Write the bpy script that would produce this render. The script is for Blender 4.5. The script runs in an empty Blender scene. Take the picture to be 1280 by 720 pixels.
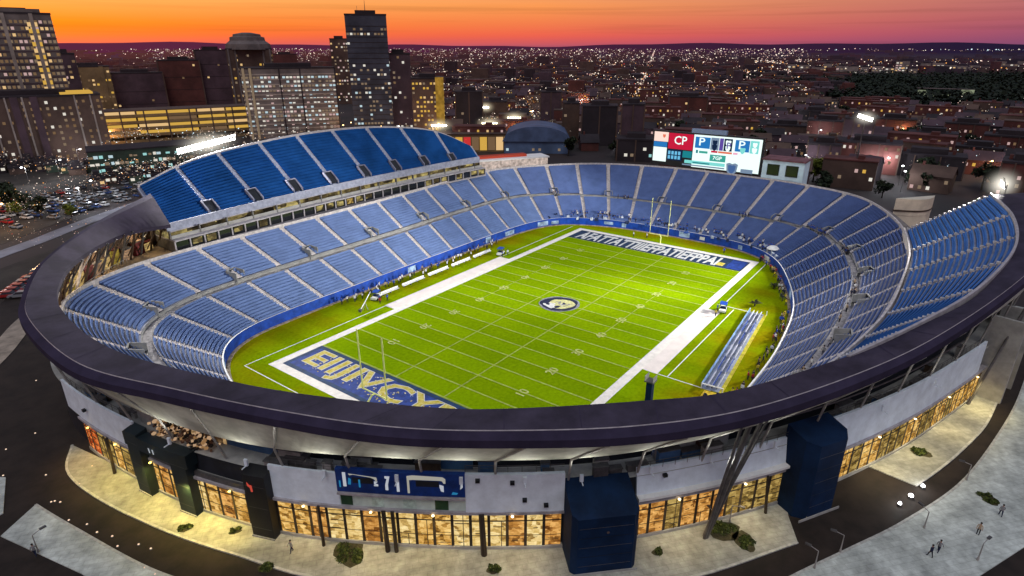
import bpy, bmesh, math, random
import numpy as np
from mathutils import Vector, Matrix
R = random.Random(7)
scene = bpy.context.scene
COL = scene.collection
PI = math.pi

# ------------------------------------------------------------------ camera
F_PX, CAM, YAW, PITCH = 755.1, np.array([-109.25, -66.96, 54.65]), 0.6375, 0.379
_fw = np.array([math.cos(YAW)*math.cos(PITCH), math.sin(YAW)*math.cos(PITCH), -math.sin(PITCH)])
_rt = np.array([math.sin(YAW), -math.cos(YAW), 0.0])
_up = np.cross(_rt, _fw)
def at(u, v, z=0.0):
    """point of the photograph (1280 wide) -> place on the level z"""
    d = _fw*F_PX + _rt*(u-640) + _up*(360-v)
    return CAM + d*((z-CAM[2])/d[2])
def at_depth(u, v, k):
    return CAM + (_fw*F_PX + _rt*(u-640) + _up*(360-v))*(k/F_PX)
def pix(p):
    d = np.array(p, float)-CAM; k = d@_fw
    return 640+F_PX*(d@_rt)/k, 360-F_PX*(d@_up)/k, k
cam_d = bpy.data.cameras.new("camera"); cam = bpy.data.objects.new("camera", cam_d); COL.objects.link(cam)
cam_d.sensor_width = 36; cam_d.lens = F_PX/1280*36; cam_d.clip_start = 0.5; cam_d.clip_end = 90000
cam.location = CAM.tolist()
cam.rotation_euler = Vector(_fw.tolist()).to_track_quat('-Z', 'Y').to_euler()
scene.camera = cam
scene.view_settings.view_transform = 'Standard'; scene.view_settings.look = 'None'
scene.view_settings.exposure = 0
scene.cycles.max_bounces = 6; scene.cycles.diffuse_bounces = 3; scene.cycles.glossy_bounces = 2
scene.cycles.sample_clamp_indirect = 3.0; scene.cycles.sample_clamp_direct = 0
scene.cycles.use_denoising = True

# ------------------------------------------------------------------ colours and materials
def lin(c):
    return tuple(((x/255)/12.92 if x/255 <= 0.04045 else ((x/255+0.055)/1.055)**2.4) for x in c)
def mat(name, rgb, rough=0.8, var=0.0, scale=0.5, metal=0.0, spec=0.3, var2=None, bump=0.0, detail=4.0):
    """principled with two octaves of brightness variation in object space"""
    m = bpy.data.materials.new(name); m.use_nodes = True
    nt = m.node_tree; N = nt.nodes; L = nt.links
    b = N["Principled BSDF"]
    b.inputs["Roughness"].default_value = rough; b.inputs["Metallic"].default_value = metal
    b.inputs["Specular IOR Level"].default_value = spec
    b.inputs["Base Color"].default_value = (*rgb, 1)
    if var > 0 or var2:
        g = N.new("ShaderNodeNewGeometry")
        n = N.new("ShaderNodeTexNoise"); n.inputs["Scale"].default_value = scale
        n.inputs["Detail"].default_value = detail; n.inputs["Roughness"].default_value = 0.65
        L.new(g.outputs["Position"], n.inputs["Vector"])
        r = N.new("ShaderNodeValToRGB")
        lo = tuple(max(0, c*(1-var)) for c in rgb); hi = tuple(c*(1+var) for c in rgb)
        if var2: hi = var2; lo = rgb
        r.color_ramp.elements[0].position = 0.36; r.color_ramp.elements[0].color = (*lo, 1)
        r.color_ramp.elements[1].position = 0.64; r.color_ramp.elements[1].color = (*hi, 1)
        L.new(n.outputs["Fac"], r.inputs["Fac"]); L.new(r.outputs["Color"], b.inputs["Base Color"])
        if bump:
            bp = N.new("ShaderNodeBump"); bp.inputs["Strength"].default_value = bump
            L.new(n.outputs["Fac"], bp.inputs["Height"]); L.new(bp.outputs["Normal"], b.inputs["Normal"])
    return m
def glow(name, rgb, strength, lights=True, var=0.0, scale=1.0):
    m = bpy.data.materials.new(name); m.use_nodes = True
    nt = m.node_tree; N = nt.nodes; L = nt.links
    N.remove(N["Principled BSDF"])
    e = N.new("ShaderNodeEmission"); e.inputs["Color"].default_value = (*rgb, 1); e.inputs["Strength"].default_value = strength
    if var:
        g = N.new("ShaderNodeNewGeometry"); n = N.new("ShaderNodeTexNoise"); n.inputs["Scale"].default_value = scale
        L.new(g.outputs["Position"], n.inputs["Vector"])
        mr = N.new("ShaderNodeMapRange"); mr.inputs[1].default_value = .3; mr.inputs[2].default_value = .7
        mr.inputs[3].default_value = strength*(1-var); mr.inputs[4].default_value = strength*(1+var)
        L.new(n.outputs["Fac"], mr.inputs[0]); L.new(mr.outputs[0], e.inputs["Strength"])
    L.new(e.outputs[0], N["Material Output"].inputs["Surface"])
    if not lights: m.cycles.emission_sampling = 'NONE'
    return m

# ------------------------------------------------------------------ mesh builder
class MB:
    def __init__(self): self.v = []; self.f = []; self.m = []
    def quad(self, a, b, c, d, mi=0):
        n = len(self.v); self.v += [tuple(map(float, p)) for p in (a, b, c, d)]; self.f.append((n, n+1, n+2, n+3)); self.m.append(mi)
    def poly(self, pts, mi=0):
        n = len(self.v); self.v += [tuple(map(float, p)) for p in pts]; self.f.append(tuple(range(n, n+len(pts)))); self.m.append(mi)
    def hexa(self, lo, hi, mi=0, bottom=True):
        """lo, hi: matching rings of points (counter-clockwise from above)"""
        k = len(lo)
        if bottom: self.poly(list(reversed(lo)), mi)
        self.poly(hi, mi)
        for i in range(k):
            j = (i+1) % k; self.quad(lo[i], lo[j], hi[j], hi[i], mi)
    def box(self, x0, x1, y0, y1, z0, z1, mi=0, o=(0, 0, 0), yaw=0.0, bottom=True):
        c, s = math.cos(yaw), math.sin(yaw)
        def T(x, y, z): return (o[0]+x*c-y*s, o[1]+x*s+y*c, o[2]+z)
        q = [(x0, y0), (x1, y0), (x1, y1), (x0, y1)]
        self.hexa([T(x, y, z0) for x, y in q], [T(x, y, z1) for x, y in q], mi, bottom)
    def tube(self, p, q, r, r2=None, n=6, mi=0):
        p = Vector(p); q = Vector(q); r2 = r if r2 is None else r2
        d = (q-p).normalized(); a = d.orthogonal().normalized(); b = d.cross(a)
        lo = []; hi = []
        for i in range(n):
            t = 2*PI*i/n; w = a*math.cos(t)+b*math.sin(t); lo.append(p+w*r); hi.append(q+w*r2)
        self.hexa(lo, hi, mi)
    def lathe(self, prof, o=(0, 0, 0), n=10, mi=0):
        rings = [[(o[0]+r*math.cos(2*PI*i/n), o[1]+r*math.sin(2*PI*i/n), o[2]+z) for i in range(n)] for r, z in prof]
        for a, b in zip(rings, rings[1:]):
            for i in range(n):
                j = (i+1) % n; self.quad(a[i], a[j], b[j], b[i], mi)
        self.poly(rings[-1], mi)
    def strip(self, A, B, mi=0):
        for i in range(len(A)-1): self.quad(A[i], A[i+1], B[i+1], B[i], mi)
    def sweep(self, secs, mis=None, close=True, caps=True):
        """secs: list of cross sections (same number of points)"""
        k = len(secs[0])
        for a, b in zip(secs, secs[1:]):
            for i in range(k if close else k-1):
                j = (i+1) % k; self.quad(a[i], b[i], b[j], a[j], mis[i] if mis else 0)
        if caps: self.poly(secs[0], 0); self.poly(list(reversed(secs[-1])), 0)
    def build(self, name, mats, parent=None, smooth=False, merge=False):
        me = bpy.data.meshes.new(name); me.from_pydata(self.v, [], self.f)
        for m in (mats if isinstance(mats, (list, tuple)) else [mats]): me.materials.append(m)
        if any(self.m): me.polygons.foreach_set("material_index", self.m)
        if merge or smooth:
            bm = bmesh.new(); bm.from_mesh(me); bmesh.ops.remove_doubles(bm, verts=bm.verts, dist=1e-4)
            bmesh.ops.recalc_face_normals(bm, faces=bm.faces); bm.to_mesh(me); bm.free()
        if smooth: me.polygons.foreach_set("use_smooth", [True]*len(me.polygons))
        o = bpy.data.objects.new(name, me); COL.objects.link(o)
        if parent: o.parent = parent
        return o
def tag(o, label=None, cat=None, group=None, kind=None):
    if label: o["label"] = label
    if cat: o["category"] = cat
    if group: o["group"] = group
    if kind: o["kind"] = kind
    return o
def thing(name, label, cat, loc=(0, 0, 0), rz=0.0, group=None):
    o = bpy.data.objects.new(name, None); COL.objects.link(o); o.empty_display_size = 0.1
    o.location = [float(x) for x in loc]; o.rotation_euler = (0, 0, rz)
    return tag(o, label, cat, group)
KIDS = {}
def dup(root, loc, rz=0.0, label=None, group=None, scale=None):
    """a copy of a thing with copies of its parts and their sub-parts"""
    def cp(o, parent):
        c = o.copy(); COL.objects.link(c); c.parent = parent
        for ch in KIDS.get(o.name, ()): cp(ch, c)
        return c
    def idx(o):
        if o.name not in KIDS:
            KIDS[o.name] = list(o.children)
            for ch in KIDS[o.name]: idx(ch)
    idx(root)
    c = cp(root, None); c.location = [float(x) for x in loc]; c.rotation_euler = (0, 0, rz)
    if label: c["label"] = label
    if group: c["group"] = group
    if scale: c.scale = (scale, scale, scale)
    return c
def struct(mb, name, mats, parent=None, **k):
    o = mb.build(name, mats, parent, **k)
    if parent is None: o["kind"] = "structure"
    return o

def spline(P, sub=8):
    """Catmull-Rom through the rows of P -> callable on the station parameter"""
    P = np.array(P, float); n = len(P)
    def ev(t):
        t = min(max(t, 0.0), n-1-1e-9); i = int(t); u = t-i
        p1, p2 = P[i], P[i+1]
        p0 = P[i-1] if i else 2*p1-p2
        p3 = P[i+2] if i+2 < n else 2*p2-p1
        return 0.5*((2*p1)+(p2-p0)*u+(2*p0-5*p1+4*p2-p3)*u*u+(3*p1-p0-3*p2+p3)*u**3)
    ev.n = n
    return ev
def by_length(fn, t0, t1, step, dims=2):
    ts = np.linspace(t0, t1, 600); pts = np.array([fn(t)[:dims] for t in ts])
    L = np.concatenate([[0], np.cumsum(np.linalg.norm(np.diff(pts, axis=0), axis=1))])
    k = max(1, round(L[-1]/step))
    return [float(np.interp(L[-1]*i/k, L, ts)) for i in range(k+1)]

# ------------------------------------------------------------------ palette
M = {}
M['seat'] = mat('seat_blue', (0.085, 0.135, 0.315), .6, .12, .35, spec=.15)
M['seat_far'] = mat('seat_pale_blue', (0.125, 0.19, 0.38), .7, .12, .35, spec=.12)  # same seat blue, brightened in the colour for floodlight on the left stands
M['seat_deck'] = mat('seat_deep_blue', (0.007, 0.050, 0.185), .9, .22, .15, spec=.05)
M['seat_right'] = mat('seat_bright_blue', (0.040, 0.140, 0.40), .6, .15, .3, spec=.12)
M['tread'] = mat('tread_concrete', (0.17, 0.175, 0.24), .85, .25, .6)
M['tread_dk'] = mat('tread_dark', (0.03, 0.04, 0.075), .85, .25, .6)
M['tread_lt'] = mat('tread_pale', (0.34, 0.35, 0.41), .9, .2, .6, spec=.1)
M['tread_rt'] = mat('tread_lavender', (0.36, 0.36, 0.43), .9, .2, .6, spec=.1)
M['aisle'] = mat('aisle_concrete', (0.52, 0.48, 0.47), .85, .25, 1.5)
M['aisle_dk'] = mat('aisle_blue_grey', (0.27, 0.29, 0.38), .85, .2, 1.0)
M['ring'] = mat('ring_membrane', (0.039, 0.032, 0.052), .9, .3, .22, spec=.12, detail=9)
M['ring_face'] = mat('ring_fascia', (0.030, 0.024, 0.048), .85, .2, .3, spec=.12)
M['trim'] = mat('pale_trim', (0.33, 0.31, 0.33), .6, .2, 1.0)
M['soffit'] = mat('soffit_panel', (0.48, 0.49, 0.42), .8, .25, .25)
M['conc'] = mat('wall_concrete', (0.30, 0.30, 0.29), .85, .2, .4)
M['panel'] = mat('white_panel', (0.68, 0.76, 0.84), .6, .10, .5)
M['panel_g'] = mat('grey_green_panel', (0.50, 0.60, 0.54), .5, .15, .6)
M['dark'] = mat('dark_interior', (0.012, 0.014, 0.02), .8, .3, .5)
M['navy'] = mat('navy_cladding', (0.0035, 0.016, 0.050), .75, .35, .25, spec=.15)
M['teal'] = mat('dark_teal_cladding', (0.010, 0.020, 0.026), .5, .3, .3)
M['black'] = mat('black_cladding', (0.008, 0.009, 0.012), .5, .3, .5)
M['steel'] = mat('steel_dark', (0.11, 0.105, 0.105), .5, .25, 1.0, metal=.4)
M['steel_lt'] = mat('steel_pale', (0.32, 0.31, 0.30), .5, .2, 1.0, metal=.3)
M['white'] = mat('white_paint', (0.78, 0.78, 0.76), .6, .06, 1.0)
M['bluewall'] = mat('blue_wall', (0.008, 0.055, 0.36), .5, .35, .5)
M['walkway'] = mat('walkway_concrete', (0.34, 0.32, 0.32), .85, .35, 1.2)
M['wallblue'] = mat('interior_blue_wall', (0.05, 0.12, 0.25), .7, .3, .25)
M['wood'] = mat('dark_wood', (0.07, 0.045, 0.03), .7, .3, 1)
M['mull'] = mat('bronze_mullion', (0.03, 0.022, 0.016), .5, .2, 1)
M['glass'] = mat('dark_glass', (0.012, 0.014, 0.018), .12, .1, .5, spec=.6)
M['rubber'] = mat('black_rubber', (0.01, 0.01, 0.01), .8)
M['skin'] = mat('skin', (0.35, 0.20, 0.14), .6)
M['hair'] = mat('dark_hair', (0.02, 0.013, 0.01), .6)

def window_glow(name, lo, mid, hi, strength, lights=True, sx=1.9, sz=5.5):
    """lit interior seen through a window: shelves, people and lamps as broken horizontal bands"""
    m = bpy.data.materials.new(name); m.use_nodes = True
    nt = m.node_tree; N = nt.nodes; L = nt.links
    N.remove(N["Principled BSDF"])
    g = N.new("ShaderNodeNewGeometry"); mp = N.new("ShaderNodeMapping"); mp.inputs["Scale"].default_value = (sx, sx, sz)
    L.new(g.outputs["Position"], mp.inputs["Vector"])
    n = N.new("ShaderNodeTexNoise"); n.inputs["Scale"].default_value = .55; n.inputs["Detail"].default_value = 5; n.inputs["Roughness"].default_value = .7
    L.new(mp.outputs[0], n.inputs["Vector"])
    r = N.new("ShaderNodeValToRGB"); cr = r.color_ramp
    cr.elements[0].position = .36; cr.elements[0].color = (*lo, 1); cr.elements[1].position = .66; cr.elements[1].color = (*hi, 1)
    e_ = cr.elements.new(.50); e_.color = (*mid, 1)
    vo = N.new("ShaderNodeTexVoronoi"); vo.distance = 'CHEBYCHEV'; vo.inputs["Scale"].default_value = 1.0; vo.inputs["Randomness"].default_value = .85
    mp2 = N.new("ShaderNodeMapping"); mp2.inputs["Scale"].default_value = (sx*.75, sx*.75, sz*.32); L.new(g.outputs["Position"], mp2.inputs["Vector"]); L.new(mp2.outputs[0], vo.inputs["Vector"])
    sc_ = N.new("ShaderNodeSeparateColor"); L.new(vo.outputs["Color"], sc_.inputs[0])
    rm_ = N.new("ShaderNodeMapRange"); rm_.inputs[3].default_value = .30; rm_.inputs[4].default_value = .72; L.new(sc_.outputs[0], rm_.inputs[0])
    av = N.new("ShaderNodeMix"); av.data_type = 'FLOAT'; av.inputs[0].default_value = .52; L.new(n.outputs["Fac"], av.inputs[2]); L.new(rm_.outputs[0], av.inputs[3])
    L.new(av.outputs[0], r.inputs["Fac"])
    e = N.new("ShaderNodeEmission"); e.inputs["Strength"].default_value = strength
    L.new(r.outputs["Color"], e.inputs["Color"]); L.new(e.outputs[0], N["Material Output"].inputs["Surface"])
    if not lights: m.cycles.emission_sampling = 'NONE'
    return m
WIN = [window_glow('lit_window_gold', (0.12, 0.05, 0.008), (0.58, 0.30, 0.06), (0.95, 0.66, 0.24), 1.05),
       window_glow('lit_window_amber', (0.10, 0.03, 0.006), (0.50, 0.22, 0.045), (0.92, 0.52, 0.16), 1.0),
       window_glow('lit_window_cream', (0.25, 0.13, 0.03), (0.72, 0.48, 0.15), (1.0, 0.80, 0.40), 1.0),
       window_glow('lit_window_dim', (0.05, 0.03, 0.008), (0.30, 0.19, 0.05), (0.62, 0.44, 0.14), 1.0),
       window_glow('lit_window_red', (0.20, 0.02, 0.006), (0.55, 0.10, 0.02), (0.9, 0.35, 0.10), 1.0)]
M['interior'] = window_glow('lit_interior', (0.008, 0.005, 0.004), (0.06, 0.03, 0.014), (0.60, 0.38, 0.17), .8, True, .8, 1.1)
M['suite'] = window_glow('suite_interior', (0.012, 0.010, 0.008), (0.10, 0.075, 0.035), (0.62, 0.50, 0.18), .95, True, .55, 1.0)

# ------------------------------------------------------------------ world, sun
SKY_AZ = math.radians(76)
w = bpy.data.worlds.new("World"); scene.world = w; w.use_nodes = True
nt = w.node_tree; N = nt.nodes; L = nt.links
bg = N["Background"]; out = N["World Output"]
tc = N.new("ShaderNodeTexCoord"); sp = N.new("ShaderNodeSeparateXYZ"); L.new(tc.outputs["Generated"], sp.inputs[0])
az = N.new("ShaderNodeMath"); az.operation = 'ARCTAN2'; L.new(sp.outputs[1], az.inputs[0]); L.new(sp.outputs[0], az.inputs[1])
def ramp(stops):
    r = N.new("ShaderNodeValToRGB"); cr = r.color_ramp
    while len(cr.elements) < len(stops): cr.elements.new(0.5)
    for e, (p, c) in zip(cr.elements, stops): e.position = p; e.color = (*c, 1)
    L.new(sp.outputs[2], r.inputs["Fac"]); return r
ZEN = (0.20, 0.24, 0.36)
rl = ramp([(0, lin((212, 96, 98))), (.006, lin((236, 98, 76))), (.017, lin((250, 112, 40))), (.030, lin((255, 128, 20))), (.062, lin((253, 172, 90))), (.09, lin((250, 178, 110))), (.22, (0.30, 0.24, 0.26)), (.6, ZEN)])
rm = ramp([(0, lin((178, 88, 108))), (.006, lin((205, 88, 96))), (.017, lin((236, 96, 78))), (.034, lin((240, 122, 76))), (.058, lin((248, 150, 82))), (.09, lin((240, 165, 120))), (.22, (0.28, 0.24, 0.28)), (.6, ZEN)])
rr = ramp([(0, lin((122, 76, 116))), (.006, lin((128, 74, 112))), (.017, lin((146, 80, 112))), (.034, lin((168, 88, 108))), (.058, lin((176, 102, 112))), (.09, lin((170, 115, 130))), (.22, (0.22, 0.21, 0.28)), (.6, ZEN)])
def mrange(a, b):
    n = N.new("ShaderNodeMapRange"); n.inputs[1].default_value = a; n.inputs[2].default_value = b
    L.new(az.outputs[0], n.inputs[0]); return n
m1 = N.new("ShaderNodeMix"); m1.data_type = 'RGBA'; m2 = N.new("ShaderNodeMix"); m2.data_type = 'RGBA'
L.new(mrange(math.radians(-6), math.radians(34)).outputs[0], m1.inputs[0]); L.new(rr.outputs[0], m1.inputs[6]); L.new(rm.outputs[0], m1.inputs[7])
L.new(mrange(math.radians(34), math.radians(72)).outputs[0], m2.inputs[0]); L.new(m1.outputs[2], m2.inputs[6]); L.new(rl.outputs[0], m2.inputs[7])
# thin streaks of cloud
mp = N.new("ShaderNodeMapping"); mp.inputs["Scale"].default_value = (1.2, 1.2, 55); L.new(tc.outputs["Generated"], mp.inputs[0])
cn = N.new("ShaderNodeTexNoise"); cn.inputs["Scale"].default_value = 2.2; cn.inputs["Detail"].default_value = 5; L.new(mp.outputs[0], cn.inputs["Vector"])
cm = N.new("ShaderNodeMapRange"); cm.inputs[1].default_value = .5; cm.inputs[2].default_value = .75; cm.inputs[3].default_value = 1.0; cm.inputs[4].default_value = .80
L.new(cn.outputs["Fac"], cm.inputs[0])
mm = N.new("ShaderNodeMix"); mm.data_type = 'RGBA'; mm.blend_type = 'MULTIPLY'; mm.inputs[0].default_value = 1.0
L.new(m2.outputs[2], mm.inputs[6]); L.new(cm.outputs[0], mm.inputs[7])
L.new(mm.outputs[2], bg.inputs["Color"]); bg.inputs["Strength"].default_value = 1.0
sky = N.new("ShaderNodeTexSky"); sky.sky_type = 'NISHITA'; sky.sun_disc = False
sky.sun_elevation = math.radians(1.0); sky.sun_rotation = math.radians(90)-SKY_AZ
bg2 = N.new("ShaderNodeBackground"); bg2.inputs["Strength"].default_value = 0.014; L.new(sky.outputs[0], bg2.inputs["Color"])
ad = N.new("ShaderNodeAddShader"); L.new(bg.outputs[0], ad.inputs[0]); L.new(bg2.outputs[0], ad.inputs[1]); L.new(ad.outputs[0], out.inputs["Surface"])
sd = bpy.data.lights.new("sun", 'SUN'); sd.energy = 1.15; sd.angle = math.radians(35); sd.color = (1.0, 0.95, 0.9)
so = bpy.data.objects.new("sun", sd); COL.objects.link(so)
so.rotation_euler = Vector((0.42, 0.30, -0.85)).to_track_quat('-Z', 'Y').to_euler()

# ------------------------------------------------------------------ ground out to the horizon
def ground_material():
    m = bpy.data.materials.new("city_ground"); m.use_nodes = True
    nt = m.node_tree; N = nt.nodes; L = nt.links; b = N["Principled BSDF"]; b.inputs["Roughness"].default_value = .9
    g = N.new("ShaderNodeNewGeometry")
    n = N.new("ShaderNodeTexNoise"); n.inputs["Scale"].default_value = .02; n.inputs["Detail"].default_value = 6; L.new(g.outputs["Position"], n.inputs["Vector"])
    r = N.new("ShaderNodeValToRGB"); r.color_ramp.elements[0].position = .35; r.color_ramp.elements[0].color = (.006, .004, .005, 1)
    r.color_ramp.elements[1].position = .7; r.color_ramp.elements[1].color = (.034, .019, .018, 1); L.new(n.outputs["Fac"], r.inputs["Fac"])
    L.new(r.outputs[0], b.inputs["Base Color"])
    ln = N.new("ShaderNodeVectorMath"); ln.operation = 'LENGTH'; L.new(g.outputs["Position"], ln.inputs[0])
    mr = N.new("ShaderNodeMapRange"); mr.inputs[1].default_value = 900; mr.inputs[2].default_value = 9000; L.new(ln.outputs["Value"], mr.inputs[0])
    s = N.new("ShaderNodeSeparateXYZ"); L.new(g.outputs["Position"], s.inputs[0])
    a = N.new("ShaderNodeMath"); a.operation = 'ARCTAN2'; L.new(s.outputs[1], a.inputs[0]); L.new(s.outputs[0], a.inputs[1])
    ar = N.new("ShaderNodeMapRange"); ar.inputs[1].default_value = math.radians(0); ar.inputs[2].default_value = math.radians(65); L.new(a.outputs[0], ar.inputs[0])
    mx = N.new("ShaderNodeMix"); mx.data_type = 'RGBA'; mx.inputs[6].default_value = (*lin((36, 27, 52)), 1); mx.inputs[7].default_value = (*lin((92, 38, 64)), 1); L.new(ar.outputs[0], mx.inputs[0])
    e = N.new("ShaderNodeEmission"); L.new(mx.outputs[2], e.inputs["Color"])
    ms = N.new("ShaderNodeMixShader"); L.new(mr.outputs[0], ms.inputs[0]); L.new(b.outputs[0], ms.inputs[1]); L.new(e.outputs[0], ms.inputs[2])  # hazy air painted onto the ground as emission that grows with distance
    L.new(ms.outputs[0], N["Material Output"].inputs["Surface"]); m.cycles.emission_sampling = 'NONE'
    return m
gm = ground_material()
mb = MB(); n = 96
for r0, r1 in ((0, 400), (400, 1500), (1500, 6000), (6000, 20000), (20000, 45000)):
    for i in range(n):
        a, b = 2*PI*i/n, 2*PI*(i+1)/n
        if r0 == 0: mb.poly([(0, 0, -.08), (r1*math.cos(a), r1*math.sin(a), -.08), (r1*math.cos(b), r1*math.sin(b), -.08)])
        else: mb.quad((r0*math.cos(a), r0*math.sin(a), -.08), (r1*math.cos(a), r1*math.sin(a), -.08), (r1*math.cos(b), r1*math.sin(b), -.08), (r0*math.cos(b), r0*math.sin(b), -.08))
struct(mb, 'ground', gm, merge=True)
mb = MB()                                                                    # low ridge at the horizon
for i in range(90):
    a, b = math.radians(-30+1.6*i), math.radians(-30+1.6*(i+1))
    ha, hb = [42+34*math.sin(7*t)+22*math.sin(17*t+1)+14*math.sin(41*t) for t in (a, b)]
    P = lambda t, r, z: (r*math.cos(t), r*math.sin(t), z)
    mb.quad(P(a, 17000, -.1), P(b, 17000, -.1), P(b, 19000, hb+85), P(a, 19000, ha+85))
    mb.quad(P(a, 19000, ha+85), P(b, 19000, hb+85), P(b, 21500, -.1), P(a, 21500, -.1))
struct(mb, 'hills', gm, merge=True)

# ------------------------------------------------------------------ pitch
HL, HW = 54.85, 26.5
def pitch_material():
    m = bpy.data.materials.new("turf"); m.use_nodes = True
    nt = m.node_tree; N = nt.nodes; L = nt.links; b = N["Principled BSDF"]; b.inputs["Roughness"].default_value = 1; b.inputs["Specular IOR Level"].default_value = 0.0
    g = N.new("ShaderNodeNewGeometry"); s = N.new("ShaderNodeSeparateXYZ"); L.new(g.outputs["Position"], s.inputs[0])
    n = N.new("ShaderNodeTexNoise"); n.inputs["Scale"].default_value = .06; n.inputs["Detail"].default_value = 4; L.new(g.outputs["Position"], n.inputs["Vector"])
    n2 = N.new("ShaderNodeTexNoise"); n2.inputs["Scale"].default_value = 1.6; n2.inputs["Detail"].default_value = 5; L.new(g.outputs["Position"], n2.inputs["Vector"])
    r = N.new("ShaderNodeValToRGB"); r.color_ramp.elements[0].position = .3; r.color_ramp.elements[0].color = (.150, .255, .002, 1)
    r.color_ramp.elements[1].position = .7; r.color_ramp.elements[1].color = (.200, .310, .002, 1); L.new(n.outputs["Fac"], r.inputs["Fac"])
    # mown bands every five yards
    f = N.new("ShaderNodeMath"); f.operation = 'MULTIPLY'; f.inputs[1].default_value = 2*PI/9.14; L.new(s.outputs[0], f.inputs[0])
    si = N.new("ShaderNodeMath"); si.operation = 'SINE'; L.new(f.outputs[0], si.inputs[0])
    mr = N.new("ShaderNodeMapRange"); mr.inputs[1].default_value = -.15; mr.inputs[2].default_value = .15; mr.inputs[3].default_value = .93; mr.inputs[4].default_value = 1.06; L.new(si.outputs[0], mr.inputs[0])
    m2 = N.new("ShaderNodeMapRange"); m2.inputs[1].default_value = .3; m2.inputs[2].default_value = .7; m2.inputs[3].default_value = .84; m2.inputs[4].default_value = 1.14; L.new(n2.outputs["Fac"], m2.inputs[0])
    mu = N.new("ShaderNodeMath"); mu.operation = 'MULTIPLY'; L.new(mr.outputs[0], mu.inputs[0]); L.new(m2.outputs[0], mu.inputs[1])
    # worn brown ground by the walls
    ab = N.new("ShaderNodeMath"); ab.operation = 'ABSOLUTE'; L.new(s.outputs[1], ab.inputs[0])
    ed = N.new("ShaderNodeMapRange"); ed.inputs[1].default_value = 30; ed.inputs[2].default_value = 41; L.new(ab.outputs[0], ed.inputs[0])
    ax = N.new("ShaderNodeMath"); ax.operation = 'ABSOLUTE'; L.new(s.outputs[0], ax.inputs[0])
    ex = N.new("ShaderNodeMapRange"); ex.inputs[1].default_value = 55; ex.inputs[2].default_value = 64; L.new(ax.outputs[0], ex.inputs[0])
    mxx = N.new("ShaderNodeMath"); mxx.operation = 'MAXIMUM'; L.new(ed.outputs[0], mxx.inputs[0]); L.new(ex.outputs[0], mxx.inputs[1])
    n3 = N.new("ShaderNodeTexNoise"); n3.inputs["Scale"].default_value = .11; n3.inputs["Detail"].default_value = 5; L.new(g.outputs["Position"], n3.inputs["Vector"])
    n3r = N.new("ShaderNodeMapRange"); n3r.inputs[1].default_value = .42; n3r.inputs[2].default_value = .66; L.new(n3.outputs["Fac"], n3r.inputs[0])
    pm = N.new("ShaderNodeMath"); pm.operation = 'MULTIPLY'; L.new(mxx.outputs[0], pm.inputs[0]); L.new(n3r.outputs[0], pm.inputs[1])
    c1 = N.new("ShaderNodeMix"); c1.data_type = 'RGBA'; L.new(mxx.outputs[0], c1.inputs[0]); L.new(r.outputs[0], c1.inputs[6]); c1.inputs[7].default_value = (.18, .225, .002, 1)
    c2 = N.new("ShaderNodeMix"); c2.data_type = 'RGBA'; L.new(pm.outputs[0], c2.inputs[0]); L.new(c1.outputs[2], c2.inputs[6]); c2.inputs[7].default_value = (.25, .165, .003, 1)
    fin = N.new("ShaderNodeMix"); fin.data_type = 'RGBA'; fin.blend_type = 'MULTIPLY'; fin.inputs[0].default_value = 1
    L.new(c2.outputs[2], fin.inputs[6]); L.new(mu.outputs[0], fin.inputs[7]); L.new(fin.outputs[2], b.inputs["Base Color"])
    return m
# bowl stations: front row (B), top of the lower bowl (T), all around from the near end over the left side, far end and right side
BS = [(-68, -4), (-67.5, 14), (-65.5, 26), (-60.5, 36), (-53, 41), (-42, 42.3), (-25, 42.3), (0, 42.3), (25, 42), (45, 40.5), (57, 35), (63.5, 22), (65.5, 8), (65.5, -8), (63.5, -22), (56.5, -31.5), (43, -38.5), (24, -44.5), (3, -46.8), (-15, -46.8), (-34, -45.5), (-50, -41)]
TS = [(-80, -8), (-82.5, 14), (-82.5, 36), (-78, 50.5), (-66, 58.5), (-50, 61), (-30, 61.5), (0, 61.8), (29, 63.5), (56, 64.5), (76, 54), (91, 38), (98, 14), (98, -8), (95.5, -28), (86, -46), (62, -57.5), (36, -62), (10, -62.5), (-14, -61), (-36, -56.5), (-54, -46)]
FM = [.5, .5, .5, .5, .5, .5, .5, .5, .5, .48, .44, .40, .38, .38, .40, .46, .52, .56, .57, .56, .5, .5]
ZB, ZT = 1.8, 14.0
fB, fT, fMid = spline(BS), spline(TS), spline([(x,) for x in FM])
def bowl(s, f):
    b, t = fB(s), fT(s); p = b+(t-b)*f
    return np.array([p[0], p[1], ZB+(ZT-ZB)*f])
SN = len(BS)-1
mb = MB()
edge = []
for i in range(161):
    s = SN*i/160; b, t = fB(s), fT(s); d = (b-t)/np.linalg.norm(b-t); p = b+d*0.2; edge.append((p[0], p[1], 0.0))
mb.poly(list(reversed(edge+[(-57, -37, 0), (-67, -27, 0)])))
pitch = struct(mb, 'pitch', pitch_material())
bpy.context.view_layer.update()
tm = bmesh.new(); tm.from_mesh(pitch.data); bmesh.ops.triangulate(tm, faces=tm.faces); bmesh.ops.recalc_face_normals(tm, faces=tm.faces); tm.to_mesh(pitch.data); tm.free()
paint = mat('line_paint', (0.76, 0.72, 0.66), .8, .10, .8)
paint_y = mat('worn_line_paint', (0.30, 0.37, 0.055), .85, .2, .8)
apron = mat('sideline_apron', (0.74, 0.67, 0.63), .8, .06, .5)
def rect(mb, x0, x1, y0, y1, z, mi=0): mb.quad((x0, y0, z), (x1, y0, z), (x1, y1, z), (x0, y1, z), mi)
mb = MB(); z = .02; bw = 1.8                                              # broad white border
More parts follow.
